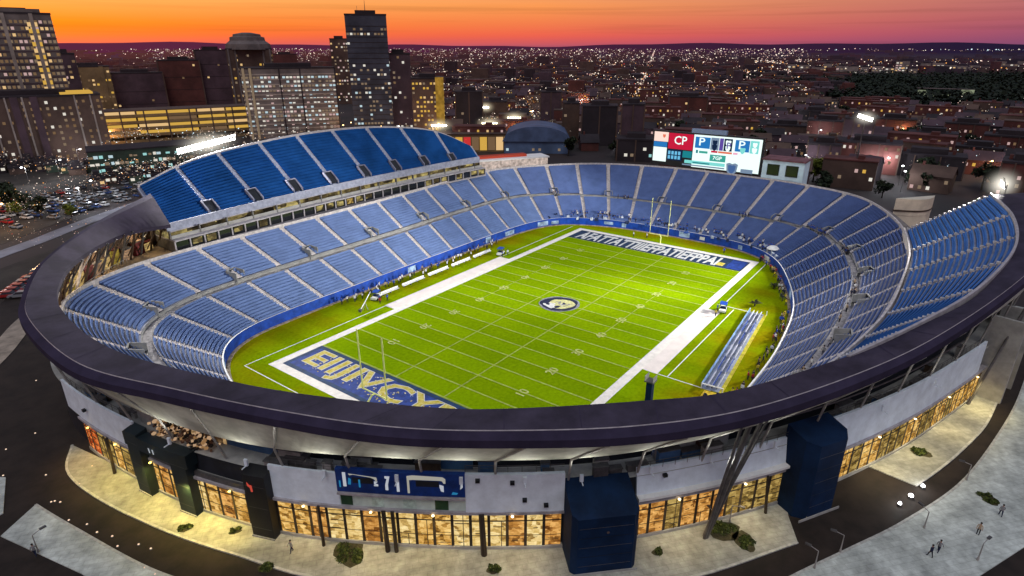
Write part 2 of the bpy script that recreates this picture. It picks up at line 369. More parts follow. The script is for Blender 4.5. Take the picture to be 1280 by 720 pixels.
rect(mb, -HL-bw, HL+bw, HW, HW+bw, z); rect(mb, -HL-bw, HL+bw, -HW-bw, -HW, z)
rect(mb, -HL-bw, -HL, -HW, HW, z); rect(mb, HL, HL+bw, -HW, HW, z)
mb.build('boundary_stripe', paint, pitch)
mb = MB(); rect(mb, -25, 18, HW+bw, 31.6, z); mb.build('bench_apron', apron, pitch)
mb = MB(); rect(mb, -17, 17, -31.2, -HW-bw, z); mb.build('bench_apron', apron, pitch)
mb = MB()
goal = HL-9.14
for i in range(21):
    x = -goal+i*2*goal/20; rect(mb, x-.17, x+.17, -HW, HW, .025)
mb.build('yard_lines', paint_y, pitch)
mb = MB()
for y in (6.0, -5.6): rect(mb, -goal, goal, y-.14, y+.14, .031)
for y in (16.5, -15.5):
    for a, b in ((-8, 8), (12, 22)): rect(mb, a, b, y-.1, y+.1, .031)
mb.build('hash_lines', paint_y, pitch)
mb = MB()                                                                  # thin restraining line around the field
for a, b in (((-57.5, 31), (58, 31)),): pass
rect(mb, -59.5, -24, 31.2, 31.4, .03); rect(mb, 18, 57, 31.2, 31.4, .03); rect(mb, -59.7, -59.5, -30, 31.4, .03)
rect(mb, 21, 58.5, -30.4, -30.2, .03); rect(mb, -17, 20, -33.2, -33.0, .03); rect(mb, 20.8, 21.05, -37, -29, .03); rect(mb, -17.1, -16.9, -41, -29, .03)
mb.build('restraining_line', paint, pitch)
def text_mesh(body, size, bold=0.0):
    c = bpy.data.curves.new('lettering', 'FONT'); c.body = body; c.size = size; c.align_x = 'CENTER'; c.align_y = 'CENTER'; c.resolution_u = 2; c.offset = bold
    o = bpy.data.objects.new('lettering', c); COL.objects.link(o); bpy.context.view_layer.update()
    me = bpy.data.meshes.new_from_object(o.evaluated_get(bpy.context.evaluated_depsgraph_get()))
    bpy.data.objects.remove(o); return me
def put_text(body, size, m, parent, name, mtx, stretch=(1, 1), bold=0.0, fit=None):
    me = text_mesh(body, size, bold)
    xs = [v.co.x for v in me.vertices]; ys = [v.co.y for v in me.vertices]
    sx, sy = stretch
    if fit: sx = fit[0]/(max(xs)-min(xs)); sy = fit[1]/(max(ys)-min(ys))
    cx, cy = (max(xs)+min(xs))/2, (max(ys)+min(ys))/2
    for v in me.vertices: v.co = Vector(((v.co.x-cx)*sx, (v.co.y-cy)*sy, v.co.z))
    me.transform(mtx); me.materials.clear(); me.materials.append(m)
    o = bpy.data.objects.new(name, me); COL.objects.link(o); o.parent = parent
    return o
def floor_mtx(x, y, z, rz): return Matrix.Translation((x, y, z)) @ Matrix.Rotation(rz, 4, 'Z')
# yard numbers
num_m = mat('number_paint', (0.42, 0.46, 0.13), .8, .35, 1.2)
for i, body in enumerate(('10', '20', '30', '40', '50', '40', '30', '20', '10')):
    x = -goal+9.14*(i+1)
    put_text(body, 2.5, num_m, pitch, 'yard_number', floor_mtx(x, 16.4, .035, PI), bold=.05)
    put_text(body, 2.5, num_m, pitch, 'yard_number', floor_mtx(x, -15.4, .035, 0), bold=.05)
# end zones
ez_navy = mat('end_zone_navy', (0.012, 0.04, 0.22), .8, .35, .8)
ez_rim = mat('end_zone_rim', (0.008, 0.035, 0.10), .8, .3, .8)
ez_white = mat('end_zone_white', (0.55, 0.56, 0.55), .8, .12, 1.0)
ez_gold = mat('end_zone_gold', (0.42, 0.33, 0.012), .8, .4, 1.1, var2=(.60, .52, .16))
ez_teal = mat('end_zone_dark', (0.010, 0.030, 0.075), .8, .3, 1.5)
mb = MB(); rect(mb, -HL, -goal-.3, -HW, HW, .03); near_ez = mb.build('end_zone', ez_navy, pitch)
mb = MB(); t = .9; z = .05
rect(mb, -HL, -HL+t, -HW, HW, z); rect(mb, -goal-.3-t, -goal-.3, -HW, HW, z); rect(mb, -HL+t, -goal-.3-t, HW-t, HW, z); rect(mb, -HL+t, -goal-.3-t, -HW, -HW+t, z)
mb.build('end_zone_rim', ez_rim, near_ez)
for m_, b_, zz in ((ez_white, .52, .06), (ez_gold, .20, .075)):
    put_text('EIIJIVCYBVIE', 8, m_, near_ez, 'end_zone_lettering', floor_mtx(-HL+4.45, 0, zz, -PI/2), fit=(48.5+b_*.9, 6.6+b_*.9), bold=b_*.5)
mb = MB()                                                                   # scattered flecks of gold in the letters
for i in range(240):
    x = R.uniform(-HL+1.6, -goal-1.8); y = R.uniform(-HW+2, HW-2); d = R.uniform(.12, .30)
    rect(mb, x, x+d, y, y+d*1.2, .10+i*.0002, R.choice((0, 0, 1)))
mb.build('gold_flecks', [ez_gold, ez_white], near_ez)
mb = MB(); rect(mb, goal+.3, HL, -HW, HW, .03); far_ez = mb.build('end_zone', ez_teal, pitch)
put_text('AFATTATTIIIEFPATIEFPPAI', 6, ez_white, far_ez, 'end_zone_lettering', floor_mtx(HL-4.4, 2.6, .06, -PI/2) @ Matrix.Shear('XY', 4, (.35, 0)), fit=(44, 7.4), bold=.22)
mb = MB(); rect(mb, goal+.9, HL-.5, -HW+.4, -HW+4.4, .055); mb.build('corner_patch', ez_navy, far_ez)
mb = MB(); rect(mb, goal+1.6, goal+4.4, -HW+5.2, -HW+7.2, .055); mb.build('corner_patch', ez_gold, far_ez)
# midfield emblem: white outline, navy ring with a dark lobe, pale centre with broken shapes
def ell(mb, cx, cy, a, b, z, rot=0.0, mi=0, n=40, wob=0.0, seed=0):
    rr = random.Random(seed); ph = [rr.uniform(0, 6.28) for _ in range(3)]
    P = []
    for i in range(n):
        t = 2*PI*i/n; k = 1+wob*(math.sin(3*t+ph[0])+.6*math.sin(5*t+ph[1])+.4*math.sin(9*t+ph[2]))
        x, y = a*k*math.cos(t), b*k*math.sin(t); c, s = math.cos(rot), math.sin(rot)
        P.append((cx+x*c-y*s, cy+x*s+y*c, z))
    mb.poly(P, mi)
emb_navy = mat('emblem_navy', (0.010, 0.015, 0.045), .8, .3, 1.2)
emb_grey = mat('emblem_grey', (0.22, 0.22, 0.24), .8, .35, 1.2)
emb_cream = mat('emblem_cream', (0.48, 0.47, 0.22), .8, .3, 1.6)
mb = MB(); ecx, ecy = at(699, 380, 0)[:2]; er = -1.0
e_ax = math.atan2(_rt[1], _rt[0])
ell(mb, ecx, ecy, 4.7, 4.4, .040, e_ax, 1, wob=.02, seed=1)
ell(mb, ecx, ecy, 4.3, 3.95, .046, e_ax, 0, wob=.035, seed=2)
c_, s_ = math.cos(e_ax), math.sin(e_ax)
def E(x, y): return ecx+x*c_-y*s_, ecy+x*s_+y*c_
ell(mb, *E(.55, -.1), 3.0, 2.7, .052, e_ax, 2, wob=.04, seed=3)
ell(mb, *E(-2.3, -.6), 1.1, 1.9, .058, e_ax+.5, 3, wob=.08, seed=4)
for i, (x, y, a, b) in enumerate(((-3.2, .9, .9, .6), (-2.7, .2, .4, .9), (-.6, -1.7, .8, .55), (.2, .8, .6, .25), (1.1, .2, .5, .35), (1.9, -.6, .35, .6), (.3, -.3, .9, .18))):
    ell(mb, *E(x, y), a, b, .064+.002*i, e_ax+.4*i, (0, 0, 0, 1, 0, 1, 1)[i], wob=.1, seed=10+i)
for i in range(12):
    ell(mb, *E(R.uniform(-1.6, 2.6), R.uniform(-1.8, 1.8)), R.uniform(.15, .4), R.uniform(.15, .35), .082+.001*i, 0, R.choice((3, 1, 2)), n=10, wob=.1, seed=30+i)
mb.build('midfield_emblem', [emb_navy, emb_grey, emb_cream, ez_white], pitch)

# ------------------------------------------------------------------ stadium
stad = thing('stadium', 'large open oval football stadium with blue seats, dark ring roof and glowing ground floor windows', 'stadium', (0, 0, 0))
def section(fn, s0, s1, f0, f1, rows, name, m_tread, m_seat, sub=5, seatk=1.0, front=.46):
    """terrace steps with a continuous bench of seat shells on each"""
    mb = MB(); ss = [s0+(s1-s0)*i/sub for i in range(sub+1)]
    def P(s, f, dz=0): p = fn(s, f); return (p[0], p[1], p[2]+dz)
    for r in range(rows):
        fa = f0+(f1-f0)*r/rows; fb = f0+(f1-f0)*(r+1)/rows; df = fb-fa
        z0 = [fn(s, fa)[2] for s in ss]
        def row(f, dz): return [(fn(s, f)[0], fn(s, f)[1], z0[i]+dz) for i, s in enumerate(ss)]
        rise = [fn(s, fb)[2]-fn(s, fa)[2] for s in ss]
        mb.strip(row(fa, 0), row(fb, 0), 0)                                                # tread
        a = row(fb, 0); mb.strip(a, [(p[0], p[1], p[2]+rise[i]) for i, p in enumerate(a)], 0)   # riser
        prof = [(fa+front*df, .12), (fa+front*df, .46*seatk), (fa+.74*df, .44*seatk), (fa+.86*df, .90*seatk), (fa+.93*df, .88*seatk), (fa+.84*df, .1)]
        for (fA, zA), (fB_, zB_) in zip(prof, prof[1:]): mb.strip(row(fA, zA), row(fB_, zB_), 1)
    return mb.build(name, [m_tread, m_seat], stad)
def aisle(fn, s, f0, f1, rows, wid, m_, name='aisle'):
    """flight of steps between two sections"""
    mb = MB()
    e = 1e-3; d = fn(s+e, .5)[:2]-fn(s-e, .5)[:2]; d = d/np.linalg.norm(d)*wid/2
    for r in range(rows):
        fa = f0+(f1-f0)*r/rows; fb = f0+(f1-f0)*(r+1)/rows; p, q = fn(s, fa), fn(s, fb)
        for k, (g0, g1) in enumerate(((0, .5), (.5, 1))):
            a = p+(q-p)*g0; b = p+(q-p)*g1; z = p[2]+.16+(q[2]-p[2])*g0; z2 = p[2]+.16+(q[2]-p[2])*g1
            mb.quad((a[0]-d[0], a[1]-d[1], z), (a[0]+d[0], a[1]+d[1], z), (b[0]+d[0], b[1]+d[1], z), (b[0]-d[0], b[1]-d[1], z))
            mb.quad((b[0]-d[0], b[1]-d[1], z), (b[0]+d[0], b[1]+d[1], z), (b[0]+d[0], b[1]+d[1], z2), (b[0]-d[0], b[1]-d[1], z2))
            for sg in (-1, 1):
                mb.quad((a[0]+sg*d[0], a[1]+sg*d[1], z), (b[0]+sg*d[0], b[1]+sg*d[1], z), (b[0]+sg*d[0], b[1]+sg*d[1], z-.5), (a[0]+sg*d[0], a[1]+sg*d[1], z-.5))
    return mb.build(name, m_, stad)
mid = lambda s: bowl(s, .5)
cuts = by_length(mid, 0, SN, 9.4)
def half(s, wid=.62): 
    e = 1e-3; return wid/(np.linalg.norm(mid(s+e)[:2]-mid(s-e)[:2])/(2*e)) if 0 < s < SN else 0
GAP = .055
vom = []
for i, (a, b) in enumerate(zip(cuts, cuts[1:])):
    fm = float(fMid((a+b)/2)[0]); s0, s1 = a+half(a), b-half(b)
    dep = np.linalg.norm(fT((a+b)/2)-fB((a+b)/2))
    g = 1.7/dep; rw = .64 if (a+b)/2 < 4.2 else .76; n1 = max(6, round((fm-g/2)*dep/rw)); n2 = max(6, round((1-fm-g/2)*dep/rw))
    side = 3 < (a+b)/2 < 10
    tr = M['tread_lt'] if (a+b)/2 < 4.2 else (M['tread'] if (a+b)/2 < 15 else M['tread_rt'])
    sm_ = M['seat_far'] if (a+b)/2 < 9.4 else M['seat']
    section(bowl, s0, s1, 0, fm-g/2, n1, 'lower_seating_section', tr, sm_)
    section(bowl, s0, s1, fm+g/2, 1, n2, 'middle_seating_section', tr, sm_)
    if i:
        fa = float(fMid(a)[0]); aisle(bowl, a, 0, fa-g/2, n1, 1.25, M['aisle']); aisle(bowl, a, fa+g/2, 1, n2, 1.25, M['aisle'])
# cross walkway round the middle of the bowl, its front rail and its back wall
SS = [SN*i/200 for i in range(201)]
def fgap(s): return 1.7/np.linalg.norm(fT(s)-fB(s))
def line(fn): return [fn(s) for s in SS]
def bz(s, f, z): p = bowl(s, f); return (p[0], p[1], z(s) if callable(z) else z)
zf = lambda s: bowl(s, float(fMid(s)[0])-fgap(s)/2)[2]
zt = lambda s: bowl(s, float(fMid(s)[0])+fgap(s)/2)[2]
mb = MB()
A = line(lambda s: bz(s, float(fMid(s)[0])-fgap(s)*.5, zf)); B_ = line(lambda s: bz(s, float(fMid(s)[0])+fgap(s)*.5, zf)); C_ = line(lambda s: bz(s, float(fMid(s)[0])+fgap(s)*.5, zt))
mb.strip(A, B_, 0); mb.strip(B_, C_, 1)
mb.build('cross_walkway', [M['walkway'], M['conc']], stad)
mb = MB()
for i in range(0, 200):
    p, q = A[i], A[i+1]; mb.tube((p[0], p[1], p[2]+1.05), (q[0], q[1], q[2]+1.05), .045, n=4); mb.tube((p[0], p[1], p[2]), (p[0], p[1], p[2]+1.05), .035, n=4)
mb.build('walkway_rail', M['steel_lt'], stad)
# stair openings (vomitories) on the cross walkway
for i in range(2, len(cuts)-1):
    if i % 2: continue
    s = (cuts[i]); fm = float(fMid(s)[0]); g = fgap(s)
    p = bowl(s, fm+g*.5); q = bowl(s, fm+g*.5+2.3/np.linalg.norm(fT(s)-fB(s))); d = q-p; d[2] = 0; d = d/np.linalg.norm(d); t_ = np.array([-d[1], d[0], 0])
    mb = MB(); zb = p[2]-.7; zt_ = q[2]+.55
    for sg in (-1, 1):
        a = p+t_*sg*1.2; b = q+t_*sg*1.2; a2 = p+t_*sg*1.36; b2 = q+t_*sg*1.36
        ring_ = [a, a2, b2, b] if sg < 0 else [a, b, b2, a2]
        mb.hexa([(x[0], x[1], zb) for x in ring_], [(x[0], x[1], zt_-(0.4 if k in ((0, 1) if sg < 0 else (0, 3)) else 0)) for k, x in enumerate(ring_)], 0)
    a, b = q-t_*1.36, q+t_*1.36; c, e = b+d*.25, a+d*.25
    mb.hexa([(x[0], x[1], zb) for x in (a, b, c, e)][::-1], [(x[0], x[1], zt_) for x in (a, b, c, e)][::-1], 0)
    a, b = q-t_*1.2, q+t_*1.2; c, e = p+t_*1.2, p-t_*1.2
    mb.quad((*a[:2], zb+.9), (*b[:2], zb+.9), (*c[:2], zb+.85), (*e[:2], zb+.85), 1)
    mb.quad((*(a-d*.05)[:2], zb+.6), (*(b-d*.05)[:2], zb+.6), (*(b-d*.05)[:2], zt_-.15), (*(a-d*.05)[:2], zt_-.15), 1)
    mb.build('stair_opening', [M['conc'], M['dark']], stad)
# wall between pitch and front row
mb = MB(); W0 = []; W1 = []; W2 = []
for s in SS:
    b, t = fB(s), fT(s); d = (b-t)/np.linalg.norm(b-t)
    W0.append((*(b+d*.22), 0)); W1.append((*(b+d*.22), 2.35)); W2.append((*(b-d*.05), 2.35))
mb.strip(W0, W1, 0); mb.strip(W1, W2, 1); mb.strip(W2, [(p[0], p[1], 1.6) for p in W2], 1)
mb.build('field_wall', [M['bluewall'], M['white']], stad)
bann = mat('wall_banner_pale', (0.30, 0.42, 0.62), .7, .5, .5)
for i in range(0, 196, 4):
    if R.random() < .45: continue
    k = i+R.choice((1, 2, 2, 3)); mb = MB(); off = lambda p, z: (p[0], p[1], z)
    A_ = []
    for j in range(i, k+1):
        s = SS[j]; b, t = fB(s), fT(s); d = (b-t)/np.linalg.norm(b-t); A_.append(b+d*.26)
    z0 = R.uniform(.3, .8); z1 = R.uniform(1.5, 2.1)
    mb.strip([(*p, z0) for p in A_], [(*p, z1) for p in A_]); mb.build('wall_banner', R.choice((bann, M['bluewall'], M['white'] if R.random() < .35 else bann)), stad)
K0 = []; K1 = []
for s in SS:
    b, t = fB(s), fT(s); d = (b-t)/np.linalg.norm(b-t); K0.append(b+d*.24); K1.append(b+d*.95)
mb = MB(); mb.strip([(*p, .14) for p in K0], [(*p, .14) for p in K1]); mb.strip([(*p, .14) for p in K1], [(*p, -.02) for p in K1])
mb.build('wall_kerb', mat('kerb_tan', (0.30, 0.24, 0.17), .9, .5, .8), stad)
# top rim of the bowl
mb = MB(); Q = []
for s in SS:
    b, t = fB(s), fT(s); d = (t-b)/np.linalg.norm(t-b)
    Q.append([(*(t+d*.02), 13.7), (*(t+d*.02), 15.1), (*(t+d*.35), 15.1), (*(t+d*.35), 13.7)])
mb.sweep([q for q in Q[0:]]); mb.build('bowl_rim', M['aisle'], stad)
mb = MB()
o0 = [(*(fT(s)+(fT(s)-fB(s))/np.linalg.norm(fT(s)-fB(s))*3.2), 0) for s in SS if 3.2 < s < 19]
i0 = [(*(fT(s)+(fT(s)-fB(s))/np.linalg.norm(fT(s)-fB(s))*.36), 13.9) for s in SS if 3.2 < s < 19]
o1 = [(p[0], p[1], 13.9) for p in o0]
mb.strip(i0, o1); mb.strip(o1, o0); mb.build('bowl_outer_wall', [mat('rear_wall', (0.16, 0.14, 0.13), .85, .3, .2)], stad)

# ---- left upper deck
DF = [(-54, 64.2, 19.3), (-38, 65.6, 19.5), (-20, 66.6, 19.6), (0, 67, 19.6), (20, 66.6, 19.6), (38, 65.6, 19.6), (49.5, 64.3, 19.5)]
DB = [(-53, 76, 26.0), (-38, 81, 29.0), (-20, 82, 31.0), (0, 82, 31.9), (20, 79.5, 31.4), (38, 74, 28.8), (51, 68.6, 22.5)]
dF, dB = spline(DF), spline(DB)
def deck(s, f): a, b = dF(s), dB(s); return a+(b-a)*f
dc = by_length(lambda s: deck(s, .3), 0, 6, 11.3)
for i, (a, b) in enumerate(zip(dc, dc[1:])):
    e = 1e-3; h = .6/(np.linalg.norm(dF(.5*(a+b)+e)-dF(.5*(a+b)-e))/(2*e))
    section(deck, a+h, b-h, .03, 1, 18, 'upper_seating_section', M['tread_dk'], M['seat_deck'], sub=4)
for i, s in enumerate(dc):
    s_ = min(max(s, .02), 5.98)
    aisle(deck, s_, .03, 1, 18, 1.3 if 0 < i < len(dc)-1 else 1.0, M['aisle_dk'], 'upper_aisle')
    if 0 < i < len(dc)-1:
        p, q = deck(s, .06), deck(s, .24); t_ = np.array([1.0, 0.02, 0]); mb = MB()
        for sg in (-1, 1):
            a = p+t_*sg*1.1; b = q+t_*sg*1.1; a2 = p+t_*sg*1.45; b2 = q+t_*sg*1.45
            rg = [a, a2, b2, b] if sg < 0 else [a, b, b2, a2]
            mb.hexa([(x[0], x[1], p[2]-1) for x in rg], [(x[0], x[1], (x[2]+.95)) for x in rg], 0)
        a, b = q-t_*1.45, q+t_*1.45
        mb.hexa([(a[0], a[1], p[2]-1), (b[0], b[1], p[2]-1), (b[0], b[1]+.3, p[2]-1), (a[0], a[1]+.3, p[2]-1)], [(a[0], a[1], q[2]+.95), (b[0], b[1], q[2]+.95), (b[0], b[1]+.3, q[2]+.95), (a[0], a[1]+.3, q[2]+.95)], 0)
        a, b = p-t_*1.1, p+t_*1.1; c, e_ = q+t_*1.1, q-t_*1.1
        mb.quad((a[0], a[1], a[2]+.35), (b[0], b[1], b[2]+.35), (c[0], c[1], c[2]+.75), (e_[0], e_[1], e_[2]+.75), 1)
        mb.build('deck_stair_opening', [M['tread'], M['dark']], stad)
ds = [6*i/60 for i in range(61)]
mb = MB(); mb.sweep([[(x, y-.05, z-.9), (x, y-.05, z+.95), (x, y+.25, z+.95), (x, y+.25, z-.9)] for x, y, z in (dF(s) for s in ds)]); mb.build('deck_front_parapet', M['aisle_dk'], stad)
mb = MB()
for s0, s1 in zip(ds, ds[1:]):
    p, q = dF(s0), dF(s1); mb.tube((p[0], p[1]-.1, p[2]-.9), (q[0], q[1]-.1, q[2]-.9), .12, n=5)
mb.build('deck_front_rail', M['trim'], stad)
mb = MB(); mb.sweep([[(x, y, z-.4), (x, y, z+.75), (x, y+.4, z+.75), (x, y+.4, z-.4)] for x, y, z in (dB(s) for s in ds)]); mb.build('deck_back_rim', M['trim'], stad)
rear_m = mat('deck_rear_cladding', (0.06, 0.05, 0.055), .8, .4, .3)
mb = MB(); mb.strip([tuple(dB(s)+np.array([0, .38, -.3])) for s in ds], [(dB(s)[0], dB(s)[1]+.9, 0) for s in ds])
for s in (0, 6):
    mb.poly([tuple(dF(s)+np.array([0, 0, -.8])), tuple(dB(s)+np.array([0, .38, -.3])), (dB(s)[0], dB(s)[1]+.9, 14.), (dF(s)[0], dF(s)[1], 14.)])
mb.build('deck_rear_wall', rear_m, stad)
# suite levels hung below the deck
def band(y_off, z0, z1, m_, name, s0=0.0, s1=6.0, thick=None):
    mb = MB(); q = [s0+(s1-s0)*i/40 for i in range(41)]
    A = [(dF(s)[0], dF(s)[1]-y_off, z0) for s in q]; B = [(dF(s)[0], dF(s)[1]-y_off, z1) for s in q]
    if thick: mb.sweep([[(a[0], a[1], z0), (a[0], a[1]+thick, z0), (a[0], a[1]+thick, z1), (a[0], a[1], z1)] for a in A])
    else: mb.strip(A, B)
    return mb.build(name, m_, stad)
band(-.6, 17.0, 18.7, M['suite'], 'suite_level')
band(2.6, 16.75, 17.05, M['trim'], 'suite_ledge', thick=3.2)
band(1.0, 17.05, 17.75, M['conc'], 'suite_balustrade', thick=.15)
band(2.2, 14.7, 16.75, M['glass'], 'club_level')
band(2.75, 14.35, 14.75, M['trim'], 'club_ledge', thick=.9)
band(.2, 13.6, 14.4, M['dark'], 'club_base')
ks = by_length(dF, 0, 6, 3.3)
for i, s in enumerate(ks):
    p = dF(s); mb = MB()
    mb.box(-.14, .14, -.14, .14, 14.7, 16.76, 0, (p[0], p[1]-2.36, 0)); mb.build('club_mullion', M['trim'], stad)
    if i % 2 == 0:
        mb = MB(); mb.box(-.15, .15, -.2, .4, 17.05, 18.8, 0, (p[0], p[1]-.9, 0)); mb.build('suite_post', M['steel'], stad)
for i in range(len(ks)-1):
    if R.random() < .42:
        a, b = dF(ks[i]+.01), dF(ks[i+1]-.01); mb = MB(); z0 = R.uniform(15.0, 15.4)
        mb.quad((a[0]+.4, a[1]-2.26, z0), (b[0]-.4, b[1]-2.26, z0), (b[0]-.4, b[1]-2.26, 16.5), (a[0]+.4, a[1]-2.26, 16.5))
        mb.build('club_window', R.choice((M['suite'], WIN[3], M['suite'])), stad)
# deck end return on the near side
mb = MB(); p = dF(0)
for (z0, z1, yo, m_) in ((14.4, 16.75, 2.2, 0), (16.75, 17.05, 2.7, 1), (17.05, 18.6, .3, 2)):
    mb.quad((p[0]-.06, p[1]-yo, z0), (p[0]-.06, 70, z0), (p[0]-.06, 70, z1), (p[0]-.06, p[1]-yo, z1), m_)
mb.build('suite_end_wall', [M['steel'], M['trim'], M['suite']], stad)

# ---- right upper deck
RFr = [(-36, -56.8, 15.0), (-20, -60.3, 15), (-3, -62.6, 15), (15, -63, 15), (34, -62.4, 15), (53.5, -59.6, 15)]
RBk = [(-37, -61.2, 21.2), (-26, -67.2, 23.2), (-12.5, -72.4, 24.7), (8, -76.2, 25.7), (30, -76.2, 25.9), (49.5, -73, 25.9)]
rF, rB = spline(RFr), spline(RBk)
def rdeck(s, f): a, b = rF(s), rB(s); return a+(b-a)*f
rc = [0, .72, 1.28, 1.95, 2.65, 3.35, 4.1, 5.0]
for a, b in zip(rc, rc[1:]):
    section(rdeck, a+.03, b-.03, .03, 1, 17, 'upper_seating_section', M['tread_rt'], M['seat_right'], sub=4, front=.36)
rail_w = mat('aisle_white_dashes', (0.40, 0.39, 0.40), .7, .3, 2.0)
for i, s in enumerate(rc):
    if i == 0: continue
    s_ = min(max(s, .03), 4.97)
    aisle(rdeck, s_, .03, 1, 17, 1.1, M['aisle'], 'upper_aisle')
    mb = MB()
    for k in range(17):
        p = rdeck(s_, .05+.95*k/17); mb.box(-.34, .34, -.26, .26, .2, .52, 0, tuple(p))
    mb.build('aisle_rail_panels', rail_w, stad)
rs = [5*i/50 for i in range(51)]
mb = MB(); mb.sweep([[(x, y+.2, z-1.3), (x, y+.2, z+.9), (x, y-.1, z+.9), (x, y-.1, z-1.3)] for x, y, z in (rF(s) for s in rs)]); mb.build('deck_front_parapet', M['aisle'], stad)
mb = MB(); mb.sweep([[(x, y, z-.4), (x, y, z+.7), (x, y-.35, z+.7), (x, y-.35, z-.4)] for x, y, z in (rB(s) for s in rs)]); mb.build('deck_back_rim', M['trim'], stad)
mb = MB(); e_ = 5.0; a, b = rF(e_), rB(e_)
mb.poly([tuple(a+np.array([.1, 0, -1.2])), tuple(b+np.array([.1, 0, .5])), (b[0]+.1, b[1], 0), (a[0]+.1, a[1], 0)]); mb.build('deck_end_wall', rear_m, stad)

# ---- ring roof that swings round the near end
RO = [(-54.5, 68, 26.0), (-69, 60, 24.5), (-81, 48, 23.0), (-87, 36, 22.0), (-90, 25, 21.3), (-90.2, 10, 20.6), (-86.5, -3, 20.2), (-82, -16, 20.0), (-77, -28, 20.0), (-70, -38.5, 20.0), (-62, -48, 20.0), (-52.5, -56.4, 20.6), (-39, -64.8, 22.0), (-26.5, -71, 24.0), (-5, -77.8, 25.5), (18, -83.5, 26.5), (36, -84, 26.6), (55, -80, 26.5)]
RI = [(-55, 61, 20.9), (-62, 65.5, 21.4), (-74.2, 53.5, 21.5), (-82, 38, 21.3), (-84, 28, 21.0), (-85, 10.5, 20.7), (-81.2, -7, 20.5), (-77, -18, 20.4), (-71.3, -29, 20.3), (-66.6, -35.6, 20.3), (-57.4, -45.6, 20.3), (-49.8, -53, 20.6), (-36.6, -61.2, 22.2), (-25.8, -67.2, 23.6), (-10, -73.2, 24.9), (9, -77.4, 26.0), (30, -77, 26.2), (50, -73.6, 26.2)]
RO[:6] = [(-52.7, 71.5, 26.0), (-69.2, 59.6, 24.5), (-80.7, 48.3, 23.0), (-87.4, 35.5, 22.0), (-90, 26, 21.4), (-90.4, 9.6, 20.6)]
RI[:6] = [(-54.4, 61.2, 20.8), (-63.3, 60.4, 21.2), (-75.0, 50.0, 21.4), (-82, 38, 21.3), (-85.2, 26.5, 21.1), (-85.6, 10.5, 20.7)]
RI[12:17] = [(-35.2, -62.3, 21.9), (-26.5, -67.4, 23.5), (-13.8, -72.6, 24.8), (8, -76.3, 25.9), (30, -76.6, 26.2)]
rO, rI = spline(RO), spline(RI)
FS = [(-53, 73), (-68.5, 63.8), (-80.5, 51.8), (-85.8, 38.5), (-86.8, 25), (-85.3, 9), (-83, -2), (-79.5, -12), (-74, -22), (-67, -32.5), (-59, -42), (-49, -50.5), (-36.5, -59), (-23, -66), (-8, -72), (14, -78.6), (33, -79.4), (53, -76.6)]
fF = spline(FS)
RN = len(RO)-1
ts = [RN*i/170 for i in range(171)]
secs = []
for t in ts:
    o, i_ = rO(t), rI(t); c = i_+(o-i_)*.80; h = np.array([0, 0, 1.0])
    secs.append([tuple(i_-h*.7), tuple(i_), tuple(c+h*.12), tuple(c+(o-c)*.06+h*.02), tuple(o-h*.45), tuple(o-h*1.35), tuple(o-h*1.35-(o-i_)*np.array([.1, .1, 0])), tuple(i_+(o-i_)*.3-h*1.2)])
mb = MB(); mb.sweep(secs, [0, 0, 1, 2, 2, 3, 3, 3]); ring = mb.build('ring_roof', [M['ring'], M['trim'], M['ring_face'], M['soffit']], stad, smooth=True); ring.data.set_sharp_from_angle(angle=math.radians(28))
# cross seams on the membrane
for t in by_length(rO, 1.6, RN-.2, 7.5):
    mb = MB()
    o, i_ = rO(t), rI(t); c = i_+(o-i_)*.78; d = rO(t+.01)-rO(t-.01); d = d/np.linalg.norm(d)*.05; h = np.array([0, 0, .035])
    mb.quad(tuple(i_-d+h), tuple(i_+d+h), tuple(c+d+h+np.array([0, 0, .12])), tuple(c-d+h+np.array([0, 0, .12])))
    mb.build('roof_seam', M['ring_face'], ring)
def frame(t):
    """base point, tangent and outward normal of the outer wall"""
    p = fF(t); a, b = fF(max(t-1e-3, 0)), fF(min(t+1e-3, RN)); d = (b-a)/np.linalg.norm(b-a)
    n = np.array([d[1], -d[0]])
    if n@(p-np.array([0, 0])) < 0: n = -n
    return np.array([*p, 0.]), np.array([*d, 0.]), np.array([*n, 0.])
def off(t, o, z): p, d, n = frame(t); q = p+n*o; return (q[0], q[1], z)
# soffit: tilted panels below the ring
mb = MB(); A = []; B = []; C_ = []
t3 = [t for t in ts if 3.6 <= t <= 15.4]
for t in t3:
    o, i_ = rO(t), rI(t); A.append(tuple(o-np.array([0, 0, 1.34])-(o-i_)*np.array([.06, .06, 0]))); B.append(off(t, .9, 13.3+max(0, (o[2]-20)*.7)))
mb.strip(A, B); mb.strip(B, [off(t, -.9, 13.5+max(0, (rO(t)[2]-20)*.7)) for t in t3]); mb.build('soffit', M['soffit'], stad)
for t in by_length(fF, 3.8, 15.2, 8.4):
    o, i_ = rO(t), rI(t); mb = MB(); a = o-np.array([0, 0, 1.45]); b = np.array(off(t, .8, 13.1+max(0, (o[2]-20)*.7)))
    a[:2] -= (o-i_)[:2]*.04; mb.tube(tuple(a), tuple(b), .13, n=5); mb.tube(tuple(b), off(t, -.4, 9.4), .15, n=5); mb.build('soffit_rib', M['steel_lt'], stad)
